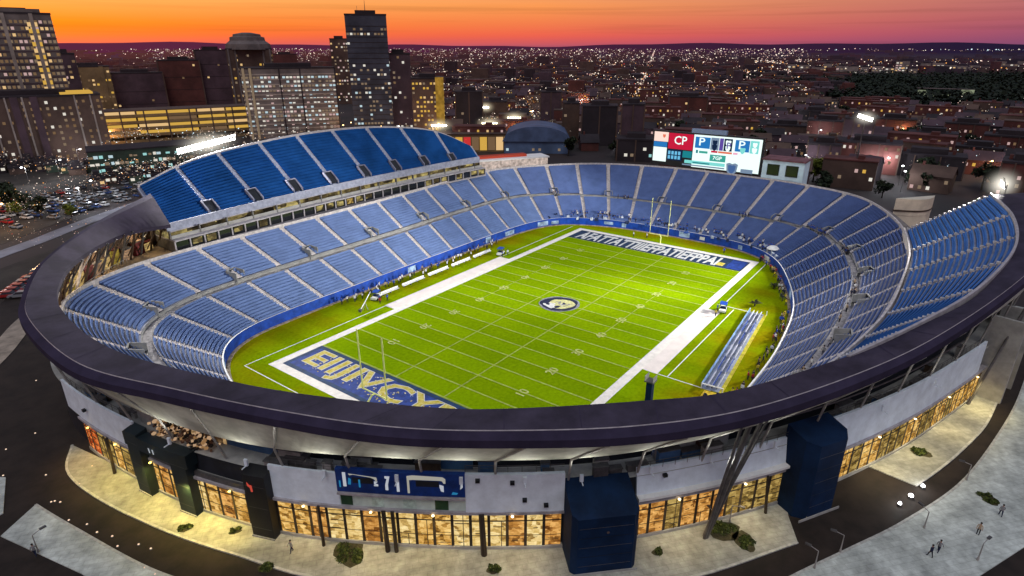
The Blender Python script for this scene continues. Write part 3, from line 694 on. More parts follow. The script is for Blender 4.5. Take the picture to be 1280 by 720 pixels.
# structure below the soffit: concourse floor, dark rear wall
mb = MB(); tc_ = [t for t in ts if 2.6 <= t <= 15.9]
mb.strip([off(t, -.1, 9.1) for t in tc_], [off(t, -3.4, 9.1) for t in tc_], 0); mb.strip([off(t, -3.4, 9.1) for t in tc_], [off(t, -3.2, 15.5) for t in tc_], 1)
mb.build('concourse', [M['conc'], M['dark']], stad)
mb = MB(); mb.strip([off(t, -.45, 0) for t in tc_], [off(t, -.45, 9.1) for t in tc_]); mb.build('core_wall', M['dark'], stad)
# gold lit concourse that shows through the gap between bowl and ring at the left
tg = [.0+3.9*i/44 for i in range(45)]
mb = MB(); mb.strip([off(t, -.8, 13.0) for t in tg], [off(t, -.8, 21.2) for t in tg]); mb.build('concourse_back_wall', mat('back_wall_umber', (0.05, 0.030, 0.020), .9, .5, .5), stad)
mb = MB(); mb.strip([off(t, -.7, 14.2) for t in tg], [(*(fT(1.9+(1-t/3.9)*3.0)), 14.2) for t in tg]); mb.build('concourse_deck', mat('concourse_tan', (0.30, 0.22, 0.13), .8, .3, .4), stad)
for i, t in enumerate(by_length(fF, .1, 3.8, 3.1)):
    mb = MB(); a = off(t, -2.2, 14.2); o, i_ = rO(t), rI(t); b = i_+(o-i_)*.3
    mb.tube(a, (b[0], b[1], b[2]-1.0), .22, n=6); mb.tube(off(t, -1.2, 14.2), (b[0]+.8, b[1]-.8, b[2]-1.1), .13, n=5); mb.build('concourse_column', R.choice((M['steel'], M['aisle'], M['wood'])), stad)
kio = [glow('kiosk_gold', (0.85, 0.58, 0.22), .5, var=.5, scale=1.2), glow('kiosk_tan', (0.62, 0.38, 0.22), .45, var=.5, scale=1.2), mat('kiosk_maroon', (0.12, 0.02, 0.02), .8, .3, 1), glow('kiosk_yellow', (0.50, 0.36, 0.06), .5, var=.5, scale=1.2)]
for i, t in enumerate(by_length(fF, .25, 3.75, 3.0)):
    p, d, n_ = frame(t); y_ = math.atan2(d[1], d[0]); mb = MB(); q = p-n_*R.uniform(1.0, 1.7)
    h = R.uniform(1.6, 3.4); w_ = R.uniform(.7, 1.35); mb.box(-w_, w_, -.5, .5, 14.2, 14.2+h, 0, tuple(q), y_); mb.box(-w_-.15, w_+.15, -.6, .6, 14.2+h, 14.45+h, 1, tuple(q), y_)
    for k in range(3): mb.box(-w_-.02, w_+.02, -.53, .53, 14.2+h*(.22+.27*k), 14.26+h*(.22+.27*k), 1, tuple(q), y_)
    mb.build('concession_counter', [kio[(0, 2, 1, 3, 0, 1, 2, 0, 3)[i % 9]], (kio[2], M['wood'], M['steel'])[i % 3]], stad)
mb = MB(); q = by_length(fF, .75, 3.8, 1.0)
for a, b in zip(q, q[1:]): mb.tube(off(a, -3.3, 15.25), off(b, -3.3, 15.25), .05, n=4); mb.tube(off(a, -3.3, 14.2), off(a, -3.3, 15.25), .04, n=4)
mb.build('concourse_rail', M['steel_lt'], stad)
for t in (.4, 1.1, 1.8, 2.5, 3.2):
    mb = MB(); p, d, n_ = frame(t); mb.box(-.6, .6, -.06, .06, 18.6, 18.75, 0, tuple(p-n_*1.6), math.atan2(d[1], d[0])); lt_ = mb.build('strip_lamp', glow('strip_lamp', (1, .8, .5), 4), stad)
    ld = bpy.data.lights.new('strip_lamp_light', 'POINT'); ld.energy = 420; ld.color = (1, .74, .42); ld.shadow_soft_size = .4; lo = bpy.data.objects.new('strip_lamp_light', ld); COL.objects.link(lo); lo.parent = lt_; q_ = p-n_*1.9; lo.location = (q_[0], q_[1], 18.2)

# ---- glazed ground floor
def t_at(u, v, z=0.0):
    q = at(u, v, z)[:2]; return min((float(np.linalg.norm(fF(t)-q)), t) for t in np.linspace(3, 16, 1400))[1]
wall_t = by_length(fF, 3.9, 15.2, 2.1)
tw1 = (t_at(704, 690), t_at(795, 682)); tw2 = (t_at(1000, 656), t_at(1050, 637))
def between(t, rng): return rng[0] <= t <= rng[1]
warm_lo = t_at(340, 665)
for a, b in zip(wall_t, wall_t[1:]):
    m_ = (a+b)/2
    if between(m_, (tw1[0]+.05, tw1[1]-.05)) or between(m_, (tw2[0]+.05, tw2[1]-.05)): continue
    e = (b-a)*.06; mb = MB(); top = 5.35
    mb.quad(off(a+e, .02, .55), off(b-e, .02, .55), off(b-e, .02, top), off(a+e, .02, top))
    k = R.random()
    if m_ < t_at(190, 605): mt = WIN[3] if k < .75 else WIN[0]
    elif m_ > tw2[1]: mt = WIN[3] if k < .6 else WIN[0]
    elif m_ > tw1[1]: mt = WIN[1] if k < .5 else WIN[3]
    else: mt = WIN[0] if k < .45 else (WIN[2] if k < .75 else WIN[1])
    if abs(m_-t_at(318, 660)) < .12 or m_ < 4.22: mt = WIN[4]
    wn = mb.build('window', mt, stad)
    mb = MB(); p0, d0, n0 = frame(a)
    mb.box(-.17, .17, -.05, .24, .0, 5.5, 0, tuple(p0), math.atan2(d0[1], d0[0])); 
    mb.tube(off(a+e, .06, 4.25), off(b-e, .06, 4.25), .07, n=4); mb.tube(off(a+e, .06, 2.1), off(b-e, .06, 2.1), .035, n=4)
    for k in range(R.randint(2, 5)):
        z_ = R.uniform(.8, 5.0); u0_ = R.uniform(0, .5); u1_ = R.uniform(u0_+.25, 1); A_, B2 = a+e+(b-a-2*e)*u0_, a+e+(b-a-2*e)*u1_; mb.tube(off(A_, .05, z_), off(B2, .05, z_), R.uniform(.02, .05), n=4)
    if R.random() < .45: A_ = a+(b-a)*R.uniform(.3, .7); mb.tube(off(A_, .06, .5), off(A_, .06, R.choice((2.1, 4.25, 5.3))), .045, n=4)
    mb.build('mullion', M['mull'], wn)
def run(name, t0, t1, o0, o1, z0, z1, m_, n_=None, slope=0.0):
    """prismatic band following the outer wall"""
    n_ = n_ or max(2, int((t1-t0)*10)); mb = MB(); q = [t0+(t1-t0)*i/n_ for i in range(n_+1)]
    mb.sweep([[off(t, o0, z0), off(t, o1, z0), off(t, o1+slope, z1), off(t, o0+slope, z1)] for t in q]); return mb.build(name, m_, stad)
run('plinth', 3.9, 15.2, -.3, .18, 0, .5, M['conc'])
run('lintel', 3.9, 15.2, -.3, .45, 5.4, 5.75, M['trim'])
sg0, sg1 = t_at(433, 677), t_at(585, 685)
po1, po2 = t_at(190, 606), t_at(352, 664)
run('parapet_panel', 3.6, po1, -.15, .16, 5.75, 10.2, M['panel'])
run('parapet_panel', po2, sg0, -.15, .16, 5.75, 10.2, M['panel'])
run('parapet_panel', sg0, sg1, -.15, .1, 5.75, 8.0, M['panel_g'])
run('parapet_panel', sg1, tw1[0], -.15, .3, 5.75, 10.9, M['panel'])
run('parapet_panel', tw1[1], tw2[0], -.15, .16, 6.6, 10.0, M['panel'], slope=-.5)
run('parapet_lip', tw1[1], tw2[0], -.2, .9, 6.25, 6.6, M['white'])
run('parapet_panel', tw2[1], 14.6, -.15, .2, 5.75, 11.2, M['panel'])
run('terrace_edge', po1, po2, -.15, .2, 5.75, 6.4, M['steel'])
run('terrace_floor', po1, po2, -3.0, -.2, 6.0, 6.2, M['conc'])
run('terrace_back_wall', t_at(255, 640), po2, -3.0, -2.8, 6.2, 13, M['wallblue'])
# joints and small fixtures on the panels
for t in by_length(fF, sg1, tw1[0], 4.2)[1:-1]+by_length(fF, tw2[1], 14.5, 5)[1:]+by_length(fF, po2, sg0, 5)[1:]:
    mb = MB(); p, d, n_ = frame(t); mb.box(-.05, .05, .16, .36, 5.8, 10.1, 0, tuple(p), math.atan2(d[1], d[0])+0); mb.build('panel_joint', M['steel'], stad)
for t, z in ((t_at(600, 686), 10.1), (t_at(640, 686), 9.8), (t_at(655, 684), 7.4), (t_at(680, 683), 6.6), (t_at(132, 570), 8.0), (t_at(820, 668), 9)):
    mb = MB(); p, d, n_ = frame(t); yw = math.atan2(n_[1], n_[0]); mb.box(.3, .7, -.25, .25, z, z+.35, 0, tuple(p), yw); mb.build('panel_fixture', M['black'], stad)
# grey-green glazed pieces under the sign
for i, t in enumerate(by_length(fF, sg0, sg1, 3.3)[:-1]):
    mb = MB(); mb.quad(off(t+.01, .13, 5.8), off(t+.13, .13, 5.8), off(t+.13, .13, 7.9), off(t+.01, .13, 7.9))
    mb.build('frieze_panel', [mat('frieze_%d' % i, (0.02, 0.06, 0.025) if i in (0, 3) else (0.46+.1*R.random(), 0.60, 0.52), .4, .3, 1.2)], stad)

# ---- sign over the entrance: blue board with white marks
sg = bpy.data.objects.new('entrance_sign', None); COL.objects.link(sg); sg.parent = stad
sgm = mat('sign_blue', (0.005, 0.03, 0.17), .5, .35, .7); sgl = glow('sign_letter', (0.70, 0.74, 0.82), .62)
sgc = glow('sign_cream', (0.62, 0.60, 0.52), .55); sgb = glow('sign_cyan', (0.03, 0.28, 0.55), .6)
def S(x, z, o=.55):   # x 0..1 along the board, z 0..1 upward
    return off(sg0+(sg1-sg0)*x, o, 8.0+3.1*z)
mb = MB(); q = [i/24 for i in range(25)]
mb.sweep([[S(x, 0, .0), S(x, 0, .5), S(x, 1, .5), S(x, 1, .0)] for x in q]); mb.build('sign_board', sgm, sg)
mb = MB(); mb.sweep([[S(x, -.1, .3), S(x, -.1, .75), S(x, -.02, .75), S(x, -.02, .3)] for x in q]); mb.build('sign_sill', M['trim'], sg)
def mark(pts, m_=None, name='sign_mark'):
    mb = MB(); mb.poly([S(x, z, .56) for x, z in pts]); return mb.build(name, m_ or sgl, sg)
mark([(.060, .25), (.088, .25), (.088, .88), (.060, .88)])                         # tall bar
mark([(.11, .84), (.34, .74), (.345, .62), (.335, .55), (.32, .66), (.29, .72), (.15, .80), (.12, .76)], sgc)     # first canopy arch
mark([(.315, .35), (.35, .35), (.35, .44), (.33, .47), (.35, .56), (.318, .56), (.318, .42), (.333, .40), (.315, .40)])     # s
mark([(.405, .82), (.445, .82), (.44, .72), (.428, .45), (.428, .20), (.405, .20), (.405, .42), (.420, .70), (.405, .72)])        # 7
mark([(.488, .82), (.515, .82), (.515, .16), (.493, .16), (.493, .72), (.488, .72)])        # 1
mark([(.575, .12), (.592, .12), (.592, .70), (.62, .72), (.82, .72), (.835, .70), (.845, .60), (.86, .60), (.86, .80), (.84, .88), (.62, .92), (.575, .88)], sgc)   # second arch
mark([(.815, .55), (.845, .50), (.845, .22), (.825, .26), (.815, .42)])             # 9-like stroke
mark([(.965, .35), (.985, .45), (.985, .90), (.972, .90)])
mark([(.10, .35), (.125, .35), (.13, .60), (.11, .66)], sgb); mark([(.19, .25), (.205, .25), (.205, .6), (.19, .6)], sgb); mark([(.025, .2), (.04, .2), (.04, .5), (.025, .5)], sgb)
mark([(.90, .12), (.94, .12), (.95, .20), (.91, .24)], sgb)
for x0 in (.14, .64):
    mb = MB(); mb.quad(S(x0, .42, .52), S(x0+.17, .42, .52), S(x0+.17, .68, .52), S(x0, .68, .52)); mb.build('sign_recess', M['dark'], sg)

# ---- navy towers, dark pillars
def pillar(t0, t1, o0, o1, zf_, zb_, m_, name, cham=0.0):
    p0, d0, n0 = frame(t0); p1, d1, n1 = frame(t1); n_ = (n0+n1)/2
    a, b = p0+n_*o1, p1+n_*o1; c, e = p1+n_*o0, p0+n_*o0
    dd = (b-a)/np.linalg.norm(b-a)
    if cham: base = [e, p0+n_*(o1-cham), a+dd*cham, b-dd*cham, p1+n_*(o1-cham), c]; zz = [zb_, zf_+.3, zf_, zf_, zf_+.3, zb_]
    else: base = [e, a, b, c]; zz = [zb_, zf_, zf_, zb_]
    mb = MB(); lo = [(x[0], x[1], 0) for x in base]; hi = [(x[0], x[1], z_) for x, z_ in zip(base, zz)]
    A2 = sum((lo[i][0]*lo[(i+1) % len(lo)][1]-lo[(i+1) % len(lo)][0]*lo[i][1]) for i in range(len(lo)))
    if A2 < 0: lo.reverse(); hi.reverse()
    mb.hexa(lo, hi, 0); o = mb.build(name, m_, stad)
    mb = MB(); pl = [(x[0], x[1], 0) for x in base]
    q0 = [p0+n_*(o1+.12)-dd*.1, p1+n_*(o1+.12)+dd*.1, p1+n_*(o1+.02)+dd*.1, p0+n_*(o1+.02)-dd*.1]
    if A2 < 0: q0.reverse()
    for k in range(1, 6):
        m3 = MB(); z_ = zf_*k/6; A_ = p0+n_*(o1+.015)+dd*(.15+cham); B2 = p1+n_*(o1+.015)-dd*(.15+cham)
        m3.quad((A_[0], A_[1], z_), (B2[0], B2[1], z_), (B2[0], B2[1], z_+.05), (A_[0], A_[1], z_+.05)); m3.build('cladding_joint', M['steel'] if k % 2 else M['black'], o)
    mb.hexa([(x[0], x[1], 0) for x in q0], [(x[0], x[1], .35) for x in q0]); mb.build('tower_plinth', M['conc'], o)
    return o
k1 = pillar(tw1[0], tw1[0]*.12+tw1[1]*.88, -.6, 4.4, 7.9, 9.5, M['navy'], 'stair_tower', .6)
k2 = pillar(tw2[0], tw2[1], -.6, 3.6, 10.9, 11.8, M['navy'], 'stair_tower', 1.2)
mb = MB(); tm_ = (tw1[0]*.55+tw1[1]*.45); ell_p = []
for i in range(8): ell_p.append(off(tm_+.012*math.cos(i*PI/4), 4.66, 6.2+.18*math.sin(i*PI/4)))
mb.poly(ell_p); mb.build('tower_badge', mat('badge_dull', (0.10, 0.07, 0.06), .6), k1)
pillar(t_at(188, 606), t_at(204, 613), -.3, 1.2, 9.6, 9.9, M['teal'], 'entrance_pillar')
pillar(t_at(241, 629), t_at(259, 637), -.3, 1.2, 8.9, 9.3, M['teal'], 'entrance_pillar')
run('entrance_lintel', t_at(186, 605), t_at(262, 638), -.3, 1.2, 7.4, 9.3, M['teal'])
pb = pillar(t_at(327, 660), t_at(353, 665), -.3, 1.3, 9.2, 9.6, M['black'], 'entrance_pillar')
red = glow('red_mark', (0.7, 0.09, 0.06), .7); wht = glow('white_mark', (0.6, 0.65, 0.7), .6)
tx = t_at(334, 662); mb = MB(); mb.poly([off(tx+dx, 1.36, 7.4+dz) for dx, dz in ((-.03, .9), (.0, .5), (.03, .5), (.035, -.4), (.01, -.5), (.0, .1), (-.03, .3))]); mb.build('pillar_mark', red, pb)
for dx in (-.03, .03):
    tx = t_at(222, 620)+dx; mb = MB(); mb.poly([off(tx+a, 1.28, 8.2+b) for a, b in ((-.012, .4), (.012, .4), (.016, -.3), (-.004, -.3))]); mb.build('lintel_mark', wht, stad)
# ---- leaning braces between ground and ring
def brace(t, t2, o0=1.0, r=.3, k=.1):
    o, i_ = rO(t2), rI(t2); mb = MB(); top = o-(o-i_)*k-np.array([0, 0, 1.3]); b = np.array(off(t, o0, 0))
    mb.tube(tuple(b), tuple(top), r, r*.75, n=8); return mb.build('leaning_brace', M['steel'], stad)
tb = t_at(872, 660)
brace(tb, tb+.02, 2.0, .36, .35); brace(tb+.04, tb+.12, 1.6, .26, .35); brace(tb-.02, tb-.06, 2.2, .2, .35); brace(tb+.08, tb+.2, .8, .16, .4)
for t, s_ in ((14.55, .25), (14.75, .35), (15.0, .3)):
    brace(t, t+s_, .5, .2)
for u_, v_, r_ in ((408, 678, .2), (487, 684, .3), (498, 684, .25), (605, 690, .38), (148, 590, .22), (955, 640, .2)):
    mb = MB(); tq = t_at(u_, v_); mb.tube(off(tq, .95, 0), off(tq-.02, .55, 5.6), r_, r_*.85, n=8); mb.build('front_column', M['mull'], stad)
# pale fin walls and lit lobby at the right end of the glazing
for t, w_ in ((14.75, .5), (15.05, .45)):
    p, d, n_ = frame(t); mb = MB(); mb.box(-.3, .3, -1.0, 3.6, 0, 14.5, 0, tuple(p), math.atan2(n_[1], n_[0])-PI/2); mb.build('fin_wall', M['conc'], stad)
lob = glow('lobby_yellow', (0.75, 0.55, 0.13), .8, var=.35, scale=.5)
mb = MB(); mb.quad(off(14.8, .3, .3), off(15.02, .3, .3), off(15.02, .3, 5.6), off(14.8, .3, 5.6)); mb.build('lobby_window', lob, stad)
mb = MB(); mb.sweep([[off(t, 0, 0), off(t, 0, 16), off(t, -.4, 16), off(t, -.4, 0)] for t in np.linspace(15.2, 17, 14)]); mb.build('outer_wall', mat('outer_wall_dark', (0.05, 0.045, 0.045), .8, .3, .3), stad)
# ---- lit opening with stacked goods behind it on the near left corner
ta, tb2 = t_at(205, 612)-.02, t_at(283, 645)
mb = MB(); q = [ta+(tb2-ta)*i/8 for i in range(9)]
mb.strip([off(t, -2.6, 9.2) for t in q], [off(t, -2.6, 13.4) for t in q]); mb.build('concourse_opening', M['interior'], stad)
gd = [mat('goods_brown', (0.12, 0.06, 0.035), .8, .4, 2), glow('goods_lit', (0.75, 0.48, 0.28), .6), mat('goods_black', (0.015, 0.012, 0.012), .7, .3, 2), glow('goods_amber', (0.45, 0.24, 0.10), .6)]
mb = MB()
for i in range(260):
    t = R.uniform(ta+.04, tb2-.06); p, d, n_ = frame(t); q_ = p+n_*R.uniform(-2.4, -.3); z_ = 9.15+abs(R.gauss(0, 1.2)); sz = R.uniform(.08, .27)
    mb.box(-sz, sz, -sz*.8, sz*.8, 0, sz*1.1, R.choice((0, 0, 1, 1, 2, 2, 3)), (q_[0], q_[1], z_), R.uniform(0, 3))
mb.build('stacked_goods', gd, stad)
# clutter along the open concourse: bar counters, ducts and pale equipment
cl = [M['steel'], M['conc'], M['steel_lt'], M['wallblue'], M['wood']]
for i in range(64):
    t = R.uniform(3.9, 14.4)
    if ta-.1 < t < po2: continue
    p, d, n_ = frame(t); q_ = p+n_*R.uniform(-2.6, -.7); mb = MB(); a, h = R.uniform(.4, 1.5), R.uniform(.6, 2.0)
    mb.box(-a, a, -.35, .35, 0, h, 0, (q_[0], q_[1], 9.1), math.atan2(d[1], d[0])); mb.box(-a-.1, a+.1, -.45, .45, h, h+.1, 1, (q_[0], q_[1], 9.1), math.atan2(d[1], d[0]))
    mb.build('concourse_counter', [R.choice(cl), M['steel']], stad)
run('concourse_wall_panel', sg1-.25, sg1+.05, -3.0, -2.8, 9.2, 12.4, M['wallblue'])
run('concourse_wall_panel', t_at(840, 662), t_at(872, 655), -3.0, -2.8, 9.2, 12.4, M['conc'])

# ------------------------------------------------------------------ paving and roads around the stadium
def paving(name, rgb):
    """cast slabs with fine joints, tyre-grey stains and mossy patches"""
    m = mat(name, rgb, .92, .20, .9, detail=9); nt = m.node_tree; N = nt.nodes; L = nt.links; b = N["Principled BSDF"]; src = b.inputs["Base Color"].links[0].from_socket
    g = N.new("ShaderNodeNewGeometry"); br = N.new("ShaderNodeTexBrick"); br.inputs["Scale"].default_value = .33; br.inputs["Mortar Size"].default_value = .012; br.inputs["Color1"].default_value = (1, 1, 1, 1); br.inputs["Color2"].default_value = (.965, .965, .96, 1); br.inputs["Mortar"].default_value = (.80, .80, .78, 1)
    mp = N.new("ShaderNodeMapping"); mp.inputs["Rotation"].default_value = (0, 0, .7); L.new(g.outputs["Position"], mp.inputs[0]); L.new(mp.outputs[0], br.inputs["Vector"])
    n1 = N.new("ShaderNodeTexNoise"); n1.inputs["Scale"].default_value = .13; n1.inputs["Detail"].default_value = 6; n1.inputs["Distortion"].default_value = 1.5; L.new(g.outputs["Position"], n1.inputs["Vector"])
    r1 = N.new("ShaderNodeMapRange"); r1.inputs[1].default_value = .35; r1.inputs[2].default_value = .62; r1.inputs[3].default_value = .68; r1.inputs[4].default_value = 1.08; L.new(n1.outputs["Fac"], r1.inputs[0])
    x1 = N.new("ShaderNodeMix"); x1.data_type = 'RGBA'; x1.blend_type = 'MULTIPLY'; x1.inputs[0].default_value = 1; L.new(src, x1.inputs[6]); L.new(br.outputs[0], x1.inputs[7])
    x2 = N.new("ShaderNodeMix"); x2.data_type = 'RGBA'; x2.blend_type = 'MULTIPLY'; x2.inputs[0].default_value = 1; L.new(x1.outputs[2], x2.inputs[6]); L.new(r1.outputs[0], x2.inputs[7]); L.new(x2.outputs[2], b.inputs["Base Color"]); return m
pav_m = paving('paving_concrete', (0.36, 0.36, 0.31)); pav_c = paving('paving_concrete_cool', (0.52, 0.56, 0.53))
asph = mat('asphalt', (0.020, 0.014, 0.011), .8, .35, .3)
def G(*uv, z=.12): return [tuple(at(u, v, z)) for u, v in uv]
def slab(name, pts, z, m_, h=.14):
    mb = MB(); q = [(p[0], p[1]) for p in pts]
    if sum(q[i][0]*q[(i+1) % len(q)][1]-q[(i+1) % len(q)][0]*q[i][1] for i in range(len(q))) < 0: q.reverse()
    mb.hexa([(x, y, z-h) for x, y in q], [(x, y, z) for x, y in q], 0, bottom=False)
    o = mb.build(name, m_); o["kind"] = "structure"
    b = bmesh.new(); b.from_mesh(o.data); bmesh.ops.triangulate(b, faces=[f for f in b.faces if len(f.verts) > 4]); b.to_mesh(o.data); b.free(); return o
# ring road: asphalt sheet under everything near the stadium
mb = MB(); tt = np.linspace(0, RN, 120)
mb.strip([off(t, -.4, -.03) for t in tt], [off(t, 42, -.03) for t in tt]); o = mb.build('road', asph); o["kind"] = "structure"
ta_, tb_ = 4.55, t_at(1000, 672)-.02
inner = [off(t, -.4, 0) for t in np.linspace(4.6, t_at(985, 625), 60)]
oe = spline([(-88.2, 29.5), (-91, 23), (-90.6, 13), (-88, 0), (-85, -10), (-82, -19), (-76, -30), (-67, -42.5), (-57.5, -52.5), (-44.5, -61.2)])
slab('pavement', inner+[(-40.6, -59.2, 0)]+[(*oe(t), 0) for t in np.linspace(9, 0, 60)], .12, pav_m)
inner = [off(t, -.4, 0) for t in np.linspace(t_at(1085, 584), 15.1, 30)]
oe2 = spline([(-24.5, -71.5), (-18, -74), (-11, -76.3), (-2, -78.8), (8, -80.4)])
slab('pavement', inner+[(*oe2(t), 0) for t in np.linspace(4, 0, 20)], .12, pav_m)
oi = spline([(-97, 36), (-97, 28), (-96, 19), (-94.6, 10), (-92, -4), (-88.5, -14), (-85, -24)])
slab('pavement', [(*oi(t), 0) for t in np.linspace(2.0, 6, 40)]+[(-93, -24, 0), (-97, 2, 0), (-100.5, 16, 0)], .12, pav_c)
slab('pavement', [(-96.5, 28.5, 0), (-99, 20.5, 0), (-108, 20, 0), (-112, 34, 0), (-103, 40, 0)], .12, pav_c)
oi2 = spline([(-60, -57), (-50, -62), (-42, -66.3), (-33, -71), (-20, -76.4), (-3, -80.6), (13, -83.5), (30, -85), (60, -84)])
slab('pavement', [(*oi2(t), 0) for t in np.linspace(0, 8, 50)]+[(60, -100, 0), (20, -100, 0), (-10, -92, 0), (-29, -83, 0), (-41, -77, 0), (-62, -68, 0)], .12, pav_c)
jm = mat('pavement_joint', (0.12, 0.12, 0.11), .9)
tan = mat('path_tan', (0.30, 0.25, 0.20), .9, .3, .3)
pl_ = spline([tuple(at(u, v)[:2]) for u, v in ((-30, 470), (0, 440), (30, 404), (60, 380), (90, 360))]); 
mb = MB(); A = []; B = []
for t in np.linspace(0, 4, 30):
    p = pl_(t); q = pl_(min(t+.01, 4)); r_ = pl_(max(t-.01, 0)); d = (q-r_)/np.linalg.norm(q-r_); n_ = np.array([-d[1], d[0]]); A.append((*(p+n_*2.2), .05)); B.append((*(p-n_*2.2), .05))
mb.strip(A, B); o = mb.build('path', tan); o["kind"] = "structure"
# left street that runs past the car parks
def road_strip(name, uv, wd, m_, z=.0):
    f = spline([tuple(at(u, v)[:2]) for u, v in uv]); mb = MB(); A = []; B = []
    for t in np.linspace(0, len(uv)-1, 40):
        p = f(t); d = f(min(t+.01, len(uv)-1))-f(max(t-.01, 0)); d = d/np.linalg.norm(d); n_ = np.array([-d[1], d[0]]); A.append((*(p+n_*wd), z)); B.append((*(p-n_*wd), z))
    mb.strip(A, B); o = mb.build(name, m_); o["kind"] = "structure"; return f
pale_road = mat('pale_street', (0.16, 0.16, 0.19), .85, .3, .1)
road_strip('street', ((-60, 340), (0, 318), (50, 300), (90, 284), (150, 262), (240, 232)), 3.0, pale_road, .02)
dk = mat('dark_yard', (0.030, 0.024, 0.020), .9, .4, .1)
slab('car_park', [tuple(at(u, v)) for u, v in ((-80, 305), (-40, 225), (60, 212), (210, 190), (235, 215), (160, 245), (90, 272), (0, 306))], -.01, dk, .05)
slab('car_park', [tuple(at(u, v)) for u, v in ((-70, 372), (-30, 345), (0, 336), (80, 306), (110, 300), (70, 330), (20, 362), (0, 380))], -.005, dk, .05)

# ------------------------------------------------------------------ floodlights
lampglow = glow('floodlight_lens', (1.0, 0.97, 0.88), 22, lights=False)
def glare_material():
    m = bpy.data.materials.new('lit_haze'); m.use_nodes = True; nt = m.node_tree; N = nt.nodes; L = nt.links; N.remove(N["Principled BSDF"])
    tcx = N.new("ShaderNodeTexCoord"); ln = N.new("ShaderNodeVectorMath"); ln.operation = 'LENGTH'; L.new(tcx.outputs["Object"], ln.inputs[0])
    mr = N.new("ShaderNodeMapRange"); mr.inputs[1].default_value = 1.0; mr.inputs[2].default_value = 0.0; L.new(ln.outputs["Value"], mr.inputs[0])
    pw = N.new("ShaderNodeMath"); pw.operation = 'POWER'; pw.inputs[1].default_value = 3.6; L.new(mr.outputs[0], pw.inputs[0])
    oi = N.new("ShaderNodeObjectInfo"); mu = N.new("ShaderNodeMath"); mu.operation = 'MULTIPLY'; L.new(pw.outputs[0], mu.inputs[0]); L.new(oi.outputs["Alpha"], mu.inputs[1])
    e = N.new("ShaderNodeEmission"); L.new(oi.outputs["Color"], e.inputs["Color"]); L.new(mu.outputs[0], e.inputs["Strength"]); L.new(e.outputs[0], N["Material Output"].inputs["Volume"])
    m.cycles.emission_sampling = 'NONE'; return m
GLARE = glare_material()  # added glow volumes that imitate glare around the lamps
def lamp_glare(parent, loc, rx, ry, rz, col, k, yaw=0.0):
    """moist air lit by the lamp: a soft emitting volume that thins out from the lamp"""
    me = bpy.data.meshes.new('lit_haze'); b = bmesh.new(); bmesh.ops.create_icosphere(b, subdivisions=3, radius=1.0); b.to_mesh(me); b.free(); me.materials.append(GLARE)
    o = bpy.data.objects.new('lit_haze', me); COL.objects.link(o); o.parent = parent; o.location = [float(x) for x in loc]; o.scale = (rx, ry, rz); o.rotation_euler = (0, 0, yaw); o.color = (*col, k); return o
def floodlight(name, label, x0, x1, y0, y1, z0, z1, aim, watts, nlamp=14, mast=None, size=.62, rows=2):
    p0 = np.array([x0, y0, z0]); p1 = np.array([x1, y1, z1]); c = (p0+p1)/2
    foot = (c[0], c[1], 0) if mast is None else (c[0], c[1], mast)
    t = thing(name, label, 'floodlight', foot); o = np.array(foot)
    d = (p1-p0)/np.linalg.norm(p1-p0); a = np.array(aim)-c; a = a/np.linalg.norm(a); up = np.cross(d, a); up = up/np.linalg.norm(up)
    if up[2] < 0: up = -up
    mb = MB()
    for r in range(rows):
        q0, q1 = p0+up*r*.95-o, p1+up*r*.95-o; mb.tube(tuple(q0-a*.3), tuple(q1-a*.3), .09, n=5)
    for k in (.15, .5, .85): q = p0+(p1-p0)*k-o-a*.3; mb.tube(tuple(q-up*.6), tuple(q+up*(rows*.95)), .08, n=5)
    mb.build('lamp_rack', M['steel'], t)
    mb = MB()
    for k in ((.12, .88) if mast is not None else (.5,)):
        q = p0+(p1-p0)*k-o-a*.5; mb.tube((q[0], q[1], 0), (q[0], q[1], q[2]+.4), .35 if mast is None else .14, .2 if mast is None else .12, n=8)
    mb.build('mast', M['steel'], t)
    for r in range(rows):
        for k in range(nlamp):
            q = p0+(p1-p0)*(k+.5)/nlamp+up*r*.95-o; mb = MB(); m2 = MB()
            s = Vector(d*size*.5); u_ = Vector(up*size*.5); f = Vector(a*.25); Q = Vector(q)
            mb.hexa([Q-s*.6-u_*.6-f, Q+s*.6-u_*.6-f, Q+s*.6+u_*.6-f, Q-s*.6+u_*.6-f], [Q-s-u_, Q+s-u_, Q+s+u_, Q-s+u_])
            hd = mb.build('lamp_head', M['black'], t)
            m2.poly([Q-s*.92-u_*.92+f*.06, Q+s*.92-u_*.92+f*.06, Q+s*.92+u_*.92+f*.06, Q-s*.92+u_*.92+f*.06]); m2.build('lens', lampglow, hd)
    for q_, wt_ in (watts or ()):
        a = np.array(q_, float); a = a/np.linalg.norm(a)
        ld = bpy.data.lights.new('floodlight_beam', 'SPOT'); ld.energy = wt_; ld.spot_size = math.radians(62); ld.spot_blend = .45; ld.shadow_soft_size = 4; ld.color = (1.0, .97, .90)
        lo = bpy.data.objects.new('floodlight_beam', ld); COL.objects.link(lo); lo.parent = t
        pos = c+a*1.5+up*1.0-o; lo.location = pos.tolist(); lo.rotation_euler = Vector(a.tolist()).to_track_quat('-Z', 'Y').to_euler()
    lamp_glare(t, (c-o)+up*.5, np.linalg.norm(p1-p0)*.5+4, 4.6, 4.6, (1, .95, .82), .5, math.atan2(d[1], d[0]))
    return t
FL1 = [((math.cos(math.radians(z_)), math.sin(math.radians(z_)), -.20), 300000) for z_ in (-128, -88, -48)]
FL2 = [((math.cos(math.radians(z_)), math.sin(math.radians(z_)), -.10), w_) for z_, w_ in ((136, 640000), (104, 480000))]
